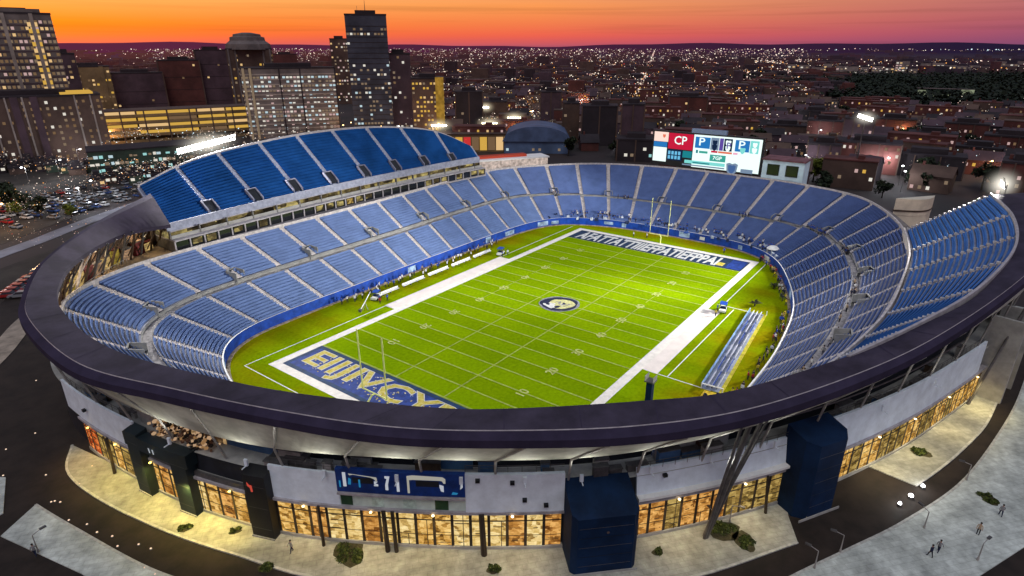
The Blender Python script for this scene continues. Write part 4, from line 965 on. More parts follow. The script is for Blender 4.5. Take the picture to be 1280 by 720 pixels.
floodlight('floodlight_bank', 'long bright floodlight bank on the back rim of the left upper deck', -39.5, -23, 84.6, 86.6, 31.0, 32.6, (-5, -10, 0), FL1, 18, mast=20)
floodlight('floodlight_bank', 'short glaring floodlight bank at the far corner of the right upper deck', 51.5, 56.5, -75.2, -74.8, 27.6, 27.2, (0, 15, 0), FL2, 8, mast=14)
floodlight('floodlight_mast', 'white floodlight glaring on a tall mast above dark red brick blocks', 180, 181, -28.4, -34.0, 28.5, 26.8, (20, 0, 0), 0, 8)

# ------------------------------------------------------------------ goalposts
gp_m = mat('goalpost_yellow', (0.75, 0.78, 0.26), .5, .1, 1)
def goalpost(x, sgn, label, ru=.12):
    t = thing('goalpost', label, 'goalpost', (x, .6, 0))
    mb = MB(); mb.tube((-sgn*-1.8, 0, 0), (-sgn*-1.8, 0, 2.0), .16, n=8); mb.tube((-sgn*-1.8, 0, 2.0), (-sgn*-.6, 0, 3.0), .15, n=8); mb.tube((-sgn*-.6, 0, 3.0), (0, 0, 3.05), .14, n=8); mb.build('post', gp_m, t)
    mb = MB(); mb.tube((0, -2.9, 3.05), (0, 2.9, 3.05), .13, n=8); mb.build('crossbar', gp_m, t)
    for y in (-2.85, 2.85):
        mb = MB(); mb.tube((0, y, 3.05), (0, y, 13.7), ru, n=8); mb.build('upright', gp_m, t)
    return t
goalpost(-HL-.2, -1, 'slender pale goalpost standing in the blue lettered near end zone'); goalpost(HL+.2, 1, 'slender pale goalpost behind the white lettered far end zone', .07)

# ------------------------------------------------------------------ scoreboard
sbx, sby, sbz = 106.0, 7.2, 14.6
t = thing('scoreboard', 'huge lit scoreboard with bright picture panels above the far end stand', 'scoreboard', (sbx, sby, 0))
SBW, SBH = 38.6, 11.4
def Q2(u, v, o=0.0): return (-.6-o, SBW*(.5-u), sbz+SBH*(1-v))
mb = MB(); mb.box(-.45, 1.1, -SBW/2-.6, SBW/2+.6, sbz-.5, sbz+SBH+.5); mb.build('cabinet', M['black'], t)
for y in (-SBW/2+2, -SBW/4, 0, SBW/4, SBW/2-2):
    mb = MB(); mb.tube((.4, y, 0), (.4, y, sbz-.5), .5, n=8); mb.build('support_post', M['steel'], t)
mb = MB(); mb.box(-.5, 1.0, SBW*(.5-.68), SBW*(.5-.36), sbz+SBH+.5, sbz+SBH+1.9); mb.build('top_cabinet', mat('top_cabinet_blue', (.20, .28, .42), .6), t)
def scr(name, c, s=1.0): return glow(name, lin(c), s, True)
sw = scr('screen_white', (226, 244, 240), 1.25); sr = scr('screen_red', (200, 30, 62)); sbq = scr('screen_blue', (40, 120, 190)); scm = scr('screen_cream', (250, 218, 205), 1.1)
stl = scr('screen_teal', (30, 130, 140)); sdk = scr('screen_dark', (22, 40, 70)); spu = scr('screen_purple', (95, 75, 160)); saq = scr('screen_aqua', (130, 220, 215)); sgn_ = scr('screen_green', (60, 165, 150)); sor = scr('screen_orange', (230, 120, 90)); sgy = scr('screen_grey', (120, 140, 165)); spk = scr('screen_pink', (240, 170, 200))
def panel(u0, v0, u1, v1, m_, o, name='screen_panel'):
    mb = MB(); mb.quad(Q2(u0, v1, o), Q2(u1, v1, o), Q2(u1, v0, o), Q2(u0, v0, o)); return mb.build(name, m_, t)
panel(.0, .0, .142, .30, scm, .02); panel(.0, .31, .135, .47, sbq, .02); panel(.0, .48, .135, .93, sw, .02); panel(.145, .01, .385, .50, sr, .02)
panel(.14, .52, .29, .86, sdk, .02); panel(.295, .53, .385, .74, stl, .02); panel(.39, .0, 1.0, 1.0, sw, .02)
panel(.405, .06, .545, .40, sbq, .05); panel(.55, .05, .625, .42, sgy, .05); panel(.63, .05, .665, .42, spu, .05); panel(.67, .05, .745, .42, sdk, .05)
panel(.77, .06, .895, .40, sbq, .05); panel(.90, .05, .975, .42, saq, .05); panel(.555, .56, .70, .76, sgn_, .05); panel(.56, .44, .62, .50, sr, .05); panel(.625, .44, .75, .50, sor, .05)
panel(.76, .44, .80, .50, spk, .05); panel(.32, .80, .70, .90, saq, .05); panel(.42, .46, .44, .56, stl, .05); panel(.45, .48, .53, .55, sgn_, .05); panel(.845, .90, .95, 1.02, sgy, .06); panel(.30, .93, .70, .97, sgy, .05)
panel(.40, .84, .56, .88, stl, .08)
for i in range(4):
    for j in range(2): panel(.152+.033*i, .57+.14*j, .175+.033*i, .68+.14*j, scr('screen_cell', (110, 190, 230)), .05)
def crest(u, v, s, m_, o):
    mb = MB(); mb.poly([Q2(u+x*s, v-y*s*SBW/SBH, o) for x, y in ((-.5, .4), (-.25, .5), (0, .42), (.25, .5), (.5, .4), (.42, -.2), (.2, -.5), (0, -.62), (-.2, -.5), (-.42, -.2))]); return mb.build('screen_crest', m_, t)
crest(.765, .93, .105, sgy, .07); crest(.765, .93, .07, scr('crest_blue', (70, 100, 150)), .10); crest(.588, .20, .045, sdk, .08); crest(.588, .34, .05, sdk, .085); crest(.708, .18, .05, sw, .08); crest(.708, .34, .045, sw, .085); crest(.94, .17, .04, sw, .08); crest(.94, .33, .045, sw, .085); crest(.10, .12, .03, sor, .06); crest(.84, .36, .05, saq, .08)
def sb_text(body, u, v, h, m_, sx=1.0):
    mtx = Matrix.Translation(Q2(u, v, .09)) @ Matrix(((0, 0, -1, 0), (-1, 0, 0, 0), (0, 1, 0, 0), (0, 0, 0, 1)))
    put_text(body, h, m_, t, 'screen_lettering', mtx, stretch=(sx, 1), bold=.04)
sb_text('CP', .265, .22, 4.2, sw, .95); sb_text('P', .47, .2, 3.9, sw, 1.2); sb_text('P', .83, .2, 3.9, sw, 1.2); sb_text('P', .715, .25, 3.0, spu); sb_text('7GP', .625, .655, 1.7, sw, 1.1)
ld = None
# white annexe with two dark windows beside the scoreboard
def local_box(name, x0, x1, y0, y1, z0, z1, m_, parent): mb = MB(); mb.box(x0, x1, y0, y1, z0, z1); return mb.build(name, m_, parent)
t = thing('annexe_building', 'small pale blue building with two dark windows right of the scoreboard', 'building', (101, -20.6, 0)); w_ = 6.4
local_box('wall', 0, 8, -w_, w_, 0, 20.4, mat('annexe_wall', (0.62, 0.82, 0.90), .6, .12, .3), t)
local_box('roof', -.4, 8.4, -w_-.3, w_+.3, 20.4, 20.9, mat('annexe_roof', (0.16, 0.07, 0.08), .8, .3, .4), t)
for y in (-2.9, 2.9):
    f = local_box('window', -.12, .2, y-1.9, y+1.9, 15.6, 19.2, M['dark'], t); local_box('pane', -.16, -.13, y-1.7, y+1.7, 15.8, 19.0, M['glass'], f)
# curved cream pavilion behind the far right corner
t = thing('curved_pavilion', 'cream curved pavilion with a rounded wall behind the far right stand', 'pavilion', (97, -58.5, 0)); cr_ = mat('pavilion_cream', (0.70, 0.60, 0.46), .7, .15, .3)
mb = MB(); A = [(-7+14*i/12, -3.2*math.sin(PI*i/12)*-1, 0) for i in range(13)]
rot = math.radians(-38)
def Rt(x, y): return (x*math.cos(rot)-y*math.sin(rot), x*math.sin(rot)+y*math.cos(rot))
lo = [(*Rt(x*1.0, -y), 0) for x, y, _ in A]; mb.strip([(a, b, 10) for a, b, _ in lo], [(a, b, 14.8) for a, b, _ in lo]); mb.strip([(a, b, 0) for a, b, _ in lo], [(a*.97, b*.97, 10) for a, b, _ in lo])
mb.build('wall', cr_, t)
mb = MB(); mb.poly([(a, b, 14.8) for a, b, _ in lo]); mb.build('roof', mat('pavilion_roof', (0.55, 0.50, 0.40), .7, .1, .4), t)
mb = MB(); mb.sweep([[(a*1.02, b*1.02, 11.2), (a*1.05, b*1.05, 11.2), (a*1.05, b*1.05, 11.6), (a*1.02, b*1.02, 11.6)] for a, b, _ in lo]); mb.build('ledge', M['wood'], t)
# long white concession roof behind the left far corner
t = thing('concession_hall', 'long low white hall with a red roof stripe behind the far left corner', 'hall', (80, 78, 0), math.radians(-32))
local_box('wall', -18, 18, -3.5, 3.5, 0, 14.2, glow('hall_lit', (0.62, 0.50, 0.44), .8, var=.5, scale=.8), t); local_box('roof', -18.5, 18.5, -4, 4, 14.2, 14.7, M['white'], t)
local_box('roof_stripe', -12, 10, -1.0, 2.5, 14.7, 15.6, mat('red_stripe', (0.45, 0.05, 0.02), .7), t)

# ------------------------------------------------------------------ towers and blocks of the city
glows = {k: glow('lit_'+k, c, s, lights=False) for k, (c, s) in dict(
    white=((0.85, 0.80, 0.70), .85), warm=((0.95, 0.62, 0.28), .8), gold=((0.85, 0.50, 0.09), .75), dim=((0.42, 0.30, 0.20), .5), cool=((0.60, 0.78, 0.85), .8), pink=((0.75, 0.50, 0.48), .7), red=((0.8, 0.05, 0.05), .7), cyan=((0.40, 0.80, 0.78), .8), brown=((0.28, 0.17, 0.09), .6)).items()}
def frontage(u0, u1, vt, vb, dep):
    for _ in range(3):
        r = _frontage(u0, u1, vt, vb, dep); q = r[0]-np.array([math.cos(r[1]), math.sin(r[1]), 0])*dep/2
        k0 = pix(q)[2]; k1 = pix((q[0], q[1], r[3]))[2]; f_ = k1/k0
        if _ == 0: U0, U1 = u0, u1
        u0, u1 = 640+(U0-640)*f_, 640+(U1-640)*f_
    return _frontage(u0, u1, vt, vb, dep)
def _frontage(u0, u1, vt, vb, dep):
    p = at((u0+u1)/2, vb, 0); k = pix(p)[2]; br = math.atan2(p[1]-CAM[1], p[0]-CAM[0]); wd = abs(u1-u0)*k/F_PX
    d = np.array([math.cos(br), math.sin(br), 0]); hd = math.hypot(*(p-CAM)[:2])
    lo, hi = 0.0, 400.0
    for _ in range(40):
        m_ = (lo+hi)/2
        if pix((p[0], p[1], m_))[1] > vt: lo = m_
        else: hi = m_
    return p+d*dep/2, br, wd, lo
def lit_windows(t, W, D, z0, z1, fh, ww, gap, frac, pal, cap=100, faces='fls', wh=None, seed=0, rowbias=0.0):
    """grid of windows: panes lit at random; dark panes as one glazing sheet per face"""
    rr = random.Random(seed); spots = []; wh = wh or fh*.46
    for fc in faces:
        L_ = W if fc == 'f' else D; n = int(L_/(ww+gap)); nf = int((z1-z0)/fh)
        for j in range(nf):
            rb = rr.random()
            for i in range(n):
                if rr.random() < frac*(1 + rowbias*(1 if rb > .6 else -1)): spots.append((fc, -L_/2+(i+.5)*L_/n, z0+(j+.55)*fh, rr.choice(pal)))
    rr.shuffle(spots)
    def geo(mb, fc, a, z):
        if fc == 'f': x, y, yw = -D/2, a, 0
        elif fc == 'l': x, y, yw = a, W/2, -PI/2
        else: x, y, yw = a, -W/2, PI/2
        mb.box(-.10, .06, -ww/2, ww/2, -wh/2, wh/2, 0, (x, y, z), yw)
    meshes = {}
    for fc, a, z, c in spots[:cap]:
        mb = MB(); geo(mb, fc, a, z)
        mb.build('window', glows[c], t)
    if len(spots) > cap:
        mb = MB(); keys = sorted(set(s[3] for s in spots))
        for fc, a, z, c in spots[cap:]:
            k = len(mb.f); geo(mb, fc, a, z); mb.m[k:] = [keys.index(c)]*(len(mb.m)-k)
        o = mb.build('windows', [glows[k] for k in keys], t); o['kind'] = 'stuff'
def ribs(t, W, D, H, fh, m_, name='floor_band', prj=.18, th=.5):
    mb = MB()
    for j in range(1, int(H/fh)):
        z = j*fh; mb.box(-D/2-prj, D/2+prj, -W/2-prj, W/2+prj, z-th/2, z+th/2)
    return mb.build(name, m_, t)
def fins(t, W, D, H, ys, m_, wd=1.2, prj=.7, name='pier'):
    for y in ys:
        mb = MB(); mb.box(-D/2-prj, -D/2+.05, y*W-wd/2, y*W+wd/2, 0, H+.4); mb.build(name, m_, t)
cw = {k: mat('facade_'+k, c, .8, .3, .08) for k, c in dict(brown=(0.075, 0.046, 0.036), dark=(0.020, 0.015, 0.019), grey=(0.12, 0.098, 0.095), tan=(0.19, 0.125, 0.06), glass=(0.040, 0.043, 0.062), red=(0.085, 0.026, 0.022), purple=(0.058, 0.034, 0.045), pale=(0.24, 0.20, 0.18), green=(0.03, 0.05, 0.035), blue=(0.07, 0.11, 0.20)).items()}
def aerial(m, near=350.0, far=5200.0, top=.62):  # paints hazy air over a facade: emission mixed in, stronger with distance
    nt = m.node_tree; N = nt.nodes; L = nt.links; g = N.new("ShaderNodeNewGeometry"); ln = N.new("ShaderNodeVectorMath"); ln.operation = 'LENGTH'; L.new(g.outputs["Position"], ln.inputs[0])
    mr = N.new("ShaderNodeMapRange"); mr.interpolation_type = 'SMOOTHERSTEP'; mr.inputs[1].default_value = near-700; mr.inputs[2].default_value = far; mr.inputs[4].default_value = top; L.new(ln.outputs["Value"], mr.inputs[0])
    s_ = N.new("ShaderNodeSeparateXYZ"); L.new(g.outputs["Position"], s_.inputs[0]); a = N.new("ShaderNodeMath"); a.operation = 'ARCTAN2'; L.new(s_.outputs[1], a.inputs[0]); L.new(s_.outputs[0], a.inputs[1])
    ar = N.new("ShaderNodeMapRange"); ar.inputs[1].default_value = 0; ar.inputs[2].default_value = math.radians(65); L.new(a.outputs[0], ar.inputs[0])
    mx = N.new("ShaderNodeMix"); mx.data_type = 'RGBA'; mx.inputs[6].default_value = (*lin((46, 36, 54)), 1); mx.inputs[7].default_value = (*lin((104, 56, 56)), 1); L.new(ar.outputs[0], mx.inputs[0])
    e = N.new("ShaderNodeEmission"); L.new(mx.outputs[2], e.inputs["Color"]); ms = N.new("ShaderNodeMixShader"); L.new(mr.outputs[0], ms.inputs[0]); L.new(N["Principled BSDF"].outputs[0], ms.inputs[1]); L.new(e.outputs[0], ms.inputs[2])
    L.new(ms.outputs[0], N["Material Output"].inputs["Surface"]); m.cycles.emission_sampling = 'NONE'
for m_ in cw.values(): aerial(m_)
def tower(label, u0, u1, vt, vb, dep, wall, name='tower_block', cat='building', yaw=0.0, top=None, steps=None, group=None):
    c, br, W, H = frontage(u0, u1, vt, vb, dep); t = thing(name, label, cat, (c[0], c[1], 0), br+yaw, group)
    mb = MB(); mb.box(-dep/2, dep/2, -W/2, W/2, 0, H); mb.build('wall', cw[wall], t)
    mb = MB(); mb.box(-dep/2-.2, dep/2+.2, -W/2-.2, W/2+.2, H, H+.9); mb.box(-dep/4, dep/4, -W/4, W/4, H+.9, H+3.2); mb.build('roof', cw['dark'] if top is None else top, t)
    return t, W, dep, H
# tall tower at the left edge, stepped top, gold-lit column
t, W, D, H = tower('tallest dark apartment tower at the left edge with a gold lit column', -44, 52, 17, 196, 22, 'grey')
lit_windows(t, W, D, 3, H, 3.1, 1.3, .7, .86, ['warm', 'dim', 'dim', 'pink', 'brown', 'brown', 'brown'], faces='fs', seed=1)
ribs(t, W, D, H, 3.1, cw['purple']); fins(t, W, D, H, (-.28, .02, .46), cw['pale'], 1.6)
mb = MB(); mb.box(-D/2+1, D/2-1, -W/2+4, W/2-1, H+.9, H+2.6); mb.build('penthouse', cw['grey'], t)
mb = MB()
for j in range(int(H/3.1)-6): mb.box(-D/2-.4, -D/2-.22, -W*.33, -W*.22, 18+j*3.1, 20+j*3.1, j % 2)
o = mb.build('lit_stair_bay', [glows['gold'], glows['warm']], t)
t, W, D, H = tower('broad dark brown block with small windows in front of the left tower', -30, 112, 122, 206, 20, 'brown')
lit_windows(t, W, D, 2, H, 2.9, 1.2, 1.7, .62, ['brown', 'dim', 'brown', 'white', 'dim', 'brown'], faces='fs', seed=2); fins(t, W, D, H, (-.42, -.3, .08, .2, .31), cw['pale'], .7, .5)
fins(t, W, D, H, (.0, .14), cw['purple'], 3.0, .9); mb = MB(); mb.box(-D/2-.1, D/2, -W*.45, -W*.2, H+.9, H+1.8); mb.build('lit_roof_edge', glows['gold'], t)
t, W, D, H = tower('slim grey block half hidden behind the left tower', 62, 90, 68, 170, 18, 'purple')
lit_windows(t, W, D, 3, H, 3.2, 1.6, 1.2, .3, ['dim', 'warm', 'brown', 'pink'], faces='fs', seed=3)
t, W, D, H = tower('brown block washed in gold light left of the dark theatre blocks', 88, 132, 84, 150, 20, 'tan')
lit_windows(t, W, D, 3, H, 3.2, 1.6, 1.0, .35, ['gold', 'brown', 'warm', 'gold'], faces='fs', seed=4); fins(t, W, D, H, (-.3, .3), cw['tan'], 3)
for i, (lab, a, b, vt, vb, wl, fr) in enumerate((('low dark maroon block with a few lights along its foot', 138, 199, 92, 146, 'purple', .03), ('dark maroon block with blank walls, second from the gold block', 199, 246, 76, 142, 'red', .04), ('dark blank slab standing before the domed crown tower', 244, 281, 63, 140, 'purple', .03))):
    t, W, D, H = tower(lab, a, b, vt, vb, 24, wl); lit_windows(t, W, D, 1, H, 3.4, 1.6, 1.4, fr, ['dim', 'warm', 'brown'], faces='fs', seed=5+i)
    fins(t, W, D, H, (-.5, .5), cw['brown'], 1.0); ribs(t, W, D, H, 10.2, cw['dark'], prj=.12, th=.3)
# car park with gold-lit decks
c, br, W, H = frontage(106, 308, 137, 176, 26); t = thing('parking_garage', 'long low parking garage with glowing gold decks', 'garage', (c[0], c[1], 0), br+.03)
for j in range(5):
    z = H*j/5; mb = MB(); mb.box(-13, 13, -W/2, W/2, z, z+H*.09); mb.build('deck', cw['tan'], t)
    mb = MB(); n_ = 6
    for k in range(n_): mb.box(-12.6, -12.3, -W/2+W*k/n_+.5, -W/2+W*(k+1)/n_-.5, z+H*.09, z+H*.18, (k+j) % 3)
    if j: mb.build('lit_bay', [glows['gold'], glows['gold'], glows['brown'] if j % 2 else glows['warm']], t)
for k in range(9): mb = MB(); mb.box(-13.1, -12.5, -W/2+W*k/8-.4, -W/2+W*k/8+.4, 0, H); mb.build('column', cw['brown'], t)
mb = MB(); mb.box(-10, 10, -W/2+2, W/2-2, H*.9, H); mb.build('roof', cw['brown'], t)
# crown tower
t, W, D, H = tower('brown tower with a rounded stepped crown on the horizon', 284, 338, 62, 150, 22, 'brown', name='crown_tower')
mb = MB(); k = W/2
mb.lathe([(k*1.02, H), (k*.98, H+4), (k*.78, H+6.5), (k*.76, H+9), (k*.62, H+9.6), (k*.60, H+11.2), (k*.2, H+12.4)], n=12); mb.build('crown', cw['grey'], t)
lit_windows(t, W, D, 4, H, 3.3, 1.5, 1.2, .34, ['brown', 'dim', 'warm', 'gold'], faces='fs', seed=9); fins(t, W, D, H, (-.45, -.3, .3, .45), cw['grey'], 1.2)
# white slab
t, W, D, H = tower('wide pale slab with rows of white lit windows and bright end piers', 304, 416, 86, 172, 20, 'grey', name='office_slab')
lit_windows(t, W, D, 2, H-3, 2.6, 1.6, .5, .74, ['white', 'white', 'dim', 'cool', 'pink', 'dim'], faces='fs', seed=10, rowbias=.3); ribs(t, W, D, H, 3.0, cw['pale'], th=.8)
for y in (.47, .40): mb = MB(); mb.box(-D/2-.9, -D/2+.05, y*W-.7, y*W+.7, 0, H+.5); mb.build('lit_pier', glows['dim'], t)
fins(t, W, D, H, (.1, -.12, -.5), cw['dark'], .8, .4)
t, W, D, H = tower('small block with a reddish roof behind the pale slab', 340, 370, 68, 110, 18, 'red'); lit_windows(t, W, D, 1, H*.6, 3.2, 2, 1, .1, ['dim', 'brown'], faces='f', seed=11)
t, W, D, H = tower('orange tinted block just left of the black glass tower', 412, 434, 49, 130, 16, 'brown'); lit_windows(t, W, D, 2, H, 3.2, 1.6, .9, .4, ['white', 'warm', 'dim', 'pink'], faces='fs', seed=12)
# black glass tower
t, W, D, H = tower('black glass office tower rising above the horizon with an antenna', 431, 482, 19, 168, 22, 'glass', name='glass_tower')
lit_windows(t, W, D, 3, H*.62, 2.8, 1.5, .5, .62, ['white', 'dim', 'dim', 'cool', 'brown', 'dim'], faces='fs', seed=13, rowbias=.4); lit_windows(t, W, D, H*.64, H-2, 2.8, 1.5, .5, .42, ['dim', 'dim', 'brown', 'white', 'brown'], cap=0, faces='fs', seed=14, rowbias=.9)
ribs(t, W, D, H, 3.2, cw['dark'], prj=.08, th=.4); mb = MB(); mb.tube((0, 0, H+3), (0, 0, H+11), .25, .06, n=5); mb.tube((0, 5, H+3), (0, 5, H+6), .12, n=4); mb.build('antenna', M['steel'], t)
t, W, D, H = tower('grey block with scattered lights right of the black glass tower', 482, 512, 68, 165, 18, 'purple'); lit_windows(t, W, D, 2, H, 3.2, 1.5, 1.2, .2, ['dim', 'brown', 'white'], faces='fs', seed=15)
t, W, D, H = tower('brown apartment block with gold lit rows beyond the left deck', 514, 554, 99, 168, 16, 'brown'); lit_windows(t, W, D, 2, H, 2.9, 1.4, .8, .62, ['gold', 'warm', 'gold', 'dim'], faces='fs', seed=16)
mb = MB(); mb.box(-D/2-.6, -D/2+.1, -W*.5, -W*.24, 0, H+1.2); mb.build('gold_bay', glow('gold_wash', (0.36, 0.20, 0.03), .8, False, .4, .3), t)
for i, (lab, a, b, vt, vb, wl, fr) in enumerate((
    ('dark plain block behind the glowing street corner', 569, 603, 116, 166, 'dark', .05), ('dark block with vertical piers left of the blue roofed arena', 604, 634, 128, 158, 'brown', .12),
    ('narrow brown block above the long white hall', 676, 702, 116, 158, 'purple', .12), ('dark narrow slab with a pale edge behind the far stand', 704, 724, 130, 178, 'brown', .06),
    ('dark square block left of the scoreboard', 728, 772, 134, 182, 'dark', .05), ('taller dark block immediately left of the scoreboard', 778, 806, 132, 196, 'purple', .05),
    ('dark low block with teal lights between square block and scoreboard', 772, 818, 176, 202, 'dark', .3), ('dark reddish block above the scoreboard', 838, 884, 122, 150, 'red', .08))):
    t, W, D, H = tower(lab, a, b, vt, vb, 16, wl); lit_windows(t, W, D, 1.5, H, 3.2, 1.6, 1.1, fr, ['dim', 'warm', 'brown', 'white'] if i != 6 else ['cyan', 'dim', 'white'], faces='fs', seed=20+i); fins(t, W, D, H, (-.5, 0, .5), cw['brown'], .7, .35)
# low lit shops between the skyline and the left car park
for i in range(22):
    u = -14+i*14.5+R.uniform(-3, 3); v = 214-.055*max(0, u-90)+R.uniform(-6, 5)
    if 108 < u < 236: v = R.uniform(226, 236)-.05*(u-100)
    if u > 250: v = 194
    t, W, D, H = tower('low lit shop block between the skyline towers and the left car park', u, u+R.uniform(11, 19), v-R.uniform(6, 11), v, 9, R.choice(['dark', 'green', 'brown', 'grey']), name='shop_block', cat='shop', group='low lit shop blocks by the left car park')
    lit_windows(t, W, D, .4, H, 2.6, 1.5, .5, .62, R.choice((['cool', 'cyan', 'white', 'dim'], ['white', 'warm', 'dim'], ['gold', 'warm', 'dim', 'white'])), cap=40, faces='f', seed=300+i)
# arena with curved blue roof
c, br, W, H = frontage(630, 712, 158, 192, 30); t = thing('arena', 'low arena with a curved blue grey roof behind the far corner', 'arena', (c[0], c[1], 0), br)
mb = MB(); mb.box(-15, 15, -W/2, W/2, 0, H*.45); mb.build('wall', cw['blue'], t)
mb = MB(); q = [-W/2-1+(W+2)*i/16 for i in range(17)]; zr = [H*.45+H*.55*math.sqrt(max(0, 1-(y/(W/2+1))**2)) for y in q]
mb.strip([(-16, y, z) for y, z in zip(q, zr)], [(16, y, z*.98) for y, z in zip(q, zr)]); mb.poly([(-16, y, z) for y, z in zip(q, zr)]); mb.build('roof', mat('arena_roof', (0.06, 0.09, 0.17), .6, .25, .15), t)
lit_windows(t, W, 30, .5, H*.42, 3.0, 1.4, 2.0, .5, ['cool', 'dim'], faces='f', seed=40)
# red brick terraces on the right
rowlab = ['dark red brick terrace with lit white door lamps', 'purple brick terrace with small windows', 'long brick terrace with a flat parapet', 'low red roofed terrace']
spec = [(1012, 1056, 152, 178, 'red', 'short dark red block left of the floodlight mast'), (1058, 1092, 150, 200, 'purple', 'purple brick block right under the floodlight mast'), (1012, 1050, 182, 214, 'purple', 'mauve brick terrace behind the far stand, nearest the annexe'),
        (1050, 1122, 180, 216, 'red', 'long mauve terrace of many small windows nearest the pavilion'), (1094, 1142, 150, 176, 'red', 'brick block right of the floodlight mast with lamp lit trees'), (1186, 1232, 156, 182, 'red', 'red roofed block near the right edge, upper of two'),
        (1140, 1192, 168, 188, 'brown', 'low brown terrace with pale door lamps'), (1120, 1200, 196, 222, 'dark', 'wide dark shed roof right of the mauve terraces'), (1236, 1290, 172, 200, 'red', 'rusty brick block cut by the right edge'), (1196, 1250, 186, 204, 'brown', 'low dark terrace under the red roofed block'),
        (960, 1006, 158, 178, 'brown', 'low brown block behind the pale blue annexe'), (1000, 1040, 140, 158, 'dark', 'dark flat block left of the white floodlight'), (1258, 1300, 206, 250, 'red', 'orange brown lit brick block at the right edge')]
for i, (a, b, vt, vb, wl, lab) in enumerate(spec):
    t, W, D, H = tower(lab, a, b, vt, vb, 14, wl, name='brick_block'); lit_windows(t, W, D, .8, H, 3.0, 1.1, 1.3, .22 if wl != 'dark' else .06, ['dim', 'pink', 'brown', 'brown', 'white'], cap=60, faces='fs', seed=50+i); fins(t, W, D, H, (-.5, -.17, .17, .5), cw['brown'], .5, .3)
    for y in (-.33, 0, .33): mb = MB(); mb.box(-1, 1, y*W-.6, y*W+.6, H+.9, H+2.6); mb.build('chimney', cw['red'], t)
# pale lit apartment rows far out on the right
far_pal = ['white', 'warm', 'dim', 'pink']
for i in range(20):
    u = 985+i*15.2; v = 94-.02*(u-985)+R.uniform(-1.5, 1.5); wpx = R.uniform(9, 15)
    t, W, D, H = tower('pale lit apartment block in the long row before the dark woods', u, u+wpx, v-R.uniform(6, 14), v, 20, 'pale', name='apartment_block', group='pale apartment blocks in the far row')
    lit_windows(t, W, D, 1, H, 5.5, 4.5, 2.5, .7, far_pal, cap=0, faces='f', seed=80+i)
# small houses and blocks in between
keep = []
def clear(p, r):
    if abs(p[0]) < 112+r and abs(p[1]) < 92+r: return False
    return all(math.hypot(p[0]-q[0], p[1]-q[1]) > r+q[2] for q in keep)
for o in list(COL.objects):
    if o.parent is None and o.get('category') in ('building', 'garage', 'arena', 'hall', 'pavilion'): keep.append((o.location.x, o.location.y, 14))
def house_proto(i, kind):
    rr = random.Random(100+i); W = rr.uniform(9, 15) if kind != 'block' else rr.uniform(16, 30); D = rr.uniform(8, 12); H = rr.uniform(4.5, 7.5) if kind != 'block' else rr.uniform(7, 15)
    wl = cw[rr.choice(['brown', 'red', 'dark', 'purple', 'grey', 'red'])]
    t = thing('house' if kind != 'block' else 'low_block', 'x', 'house' if kind != 'block' else 'building', (0, 0, -500))
    mb = MB(); mb.box(-D/2, D/2, -W/2, W/2, 0, H)
    if kind == 'block': mb.build('wall', wl, t); mb = MB(); mb.box(-D/2-.2, D/2+.2, -W/2-.2, W/2+.2, H, H+.5); mb.box(-D/4, D/5, -W/4, -W/8, H+.5, H+2); mb.build('roof', cw[rr.choice(['dark', 'red', 'purple', 'brown'])], t)
    else:
        for sg in (-1, 1): mb.poly([(-D/2, sg*W/2, H), (D/2, sg*W/2, H), (0, sg*W/2, H+D*.35)])
        mb.build('wall', wl, t); mb = MB(); e = .5
        for sg in (-1, 1): mb.quad((sg*(D/2+e), -W/2-e, H-.3), (sg*(D/2+e), W/2+e, H-.3), (0, W/2+e, H+D*.37), (0, -W/2-e, H+D*.37))
        mb.build('roof', cw[rr.choice(['red', 'dark', 'brown', 'purple'])], t); local_box('chimney', -.5, .5, W*.25, W*.25+.9, H+D*.2, H+D*.5, cw['red'], t)
    for z in np.arange(1.6, H-.8, 3.0):
        n_ = int(W/2.6)
        for j in range(n_):
            if rr.random() < .38:
                mb = MB(); y = -W/2+(j+.5)*W/n_; mb.box(-D/2-.1, -D/2+.05, y-.6, y+.6, z-.7, z+.7); mb.build('window', glows[rr.choice(['warm', 'dim', 'white', 'pink', 'brown', 'gold'])], t)
    return t
protos = [house_proto(i, 'block' if i % 3 == 0 else 'house') for i in range(12)]
regs = [((480, 1010, 112, 150), 110), ((860, 1280, 132, 240), 120), ((560, 840, 150, 188), 26), ((330, 620, 100, 132), 20), ((0, 420, 95, 132), 20)]
def where(v): return 'far out among the city lights' if v < 125 else ('in the dark streets beyond the stadium' if v < 165 else 'close behind the far stand')
cnt = 0; used = set()
for (u0, u1, v0, v1), nn in regs:
    got = 0; tries = 0
    while got < nn and tries < nn*12:
        tries += 1; u, v = R.uniform(u0, u1), R.uniform(v0, v1)
        if u > 1060 and v < 140: continue
        p = at(u, v, 0); pr_ = protos[R.randrange(12)] if cnt >= 12 else protos[cnt]
        if not clear(p, 9): continue
        keep.append((p[0], p[1], 9)); br = round(math.degrees(math.atan2(p[1]-CAM[1], p[0]-CAM[0])-math.radians(38))/20)*math.radians(20)+math.radians(38)+R.choice((0, .12, -.1))
        lab = ('small gabled house with a few lit windows ' if pr_.name.startswith('house') else 'low flat roofed block with scattered lit windows ')+where(v)
        o = dup(pr_, (p[0], p[1], 0), br); o['label'] = lab; o['group'] = lab.replace('small gabled house', 'gabled houses').replace('low flat roofed block', 'flat roofed blocks'); cnt += 1; got += 1
for p_ in protos:
    for o in list(p_.children): bpy.data.objects.remove(o)
    bpy.data.objects.remove(p_)
KIDS.clear()

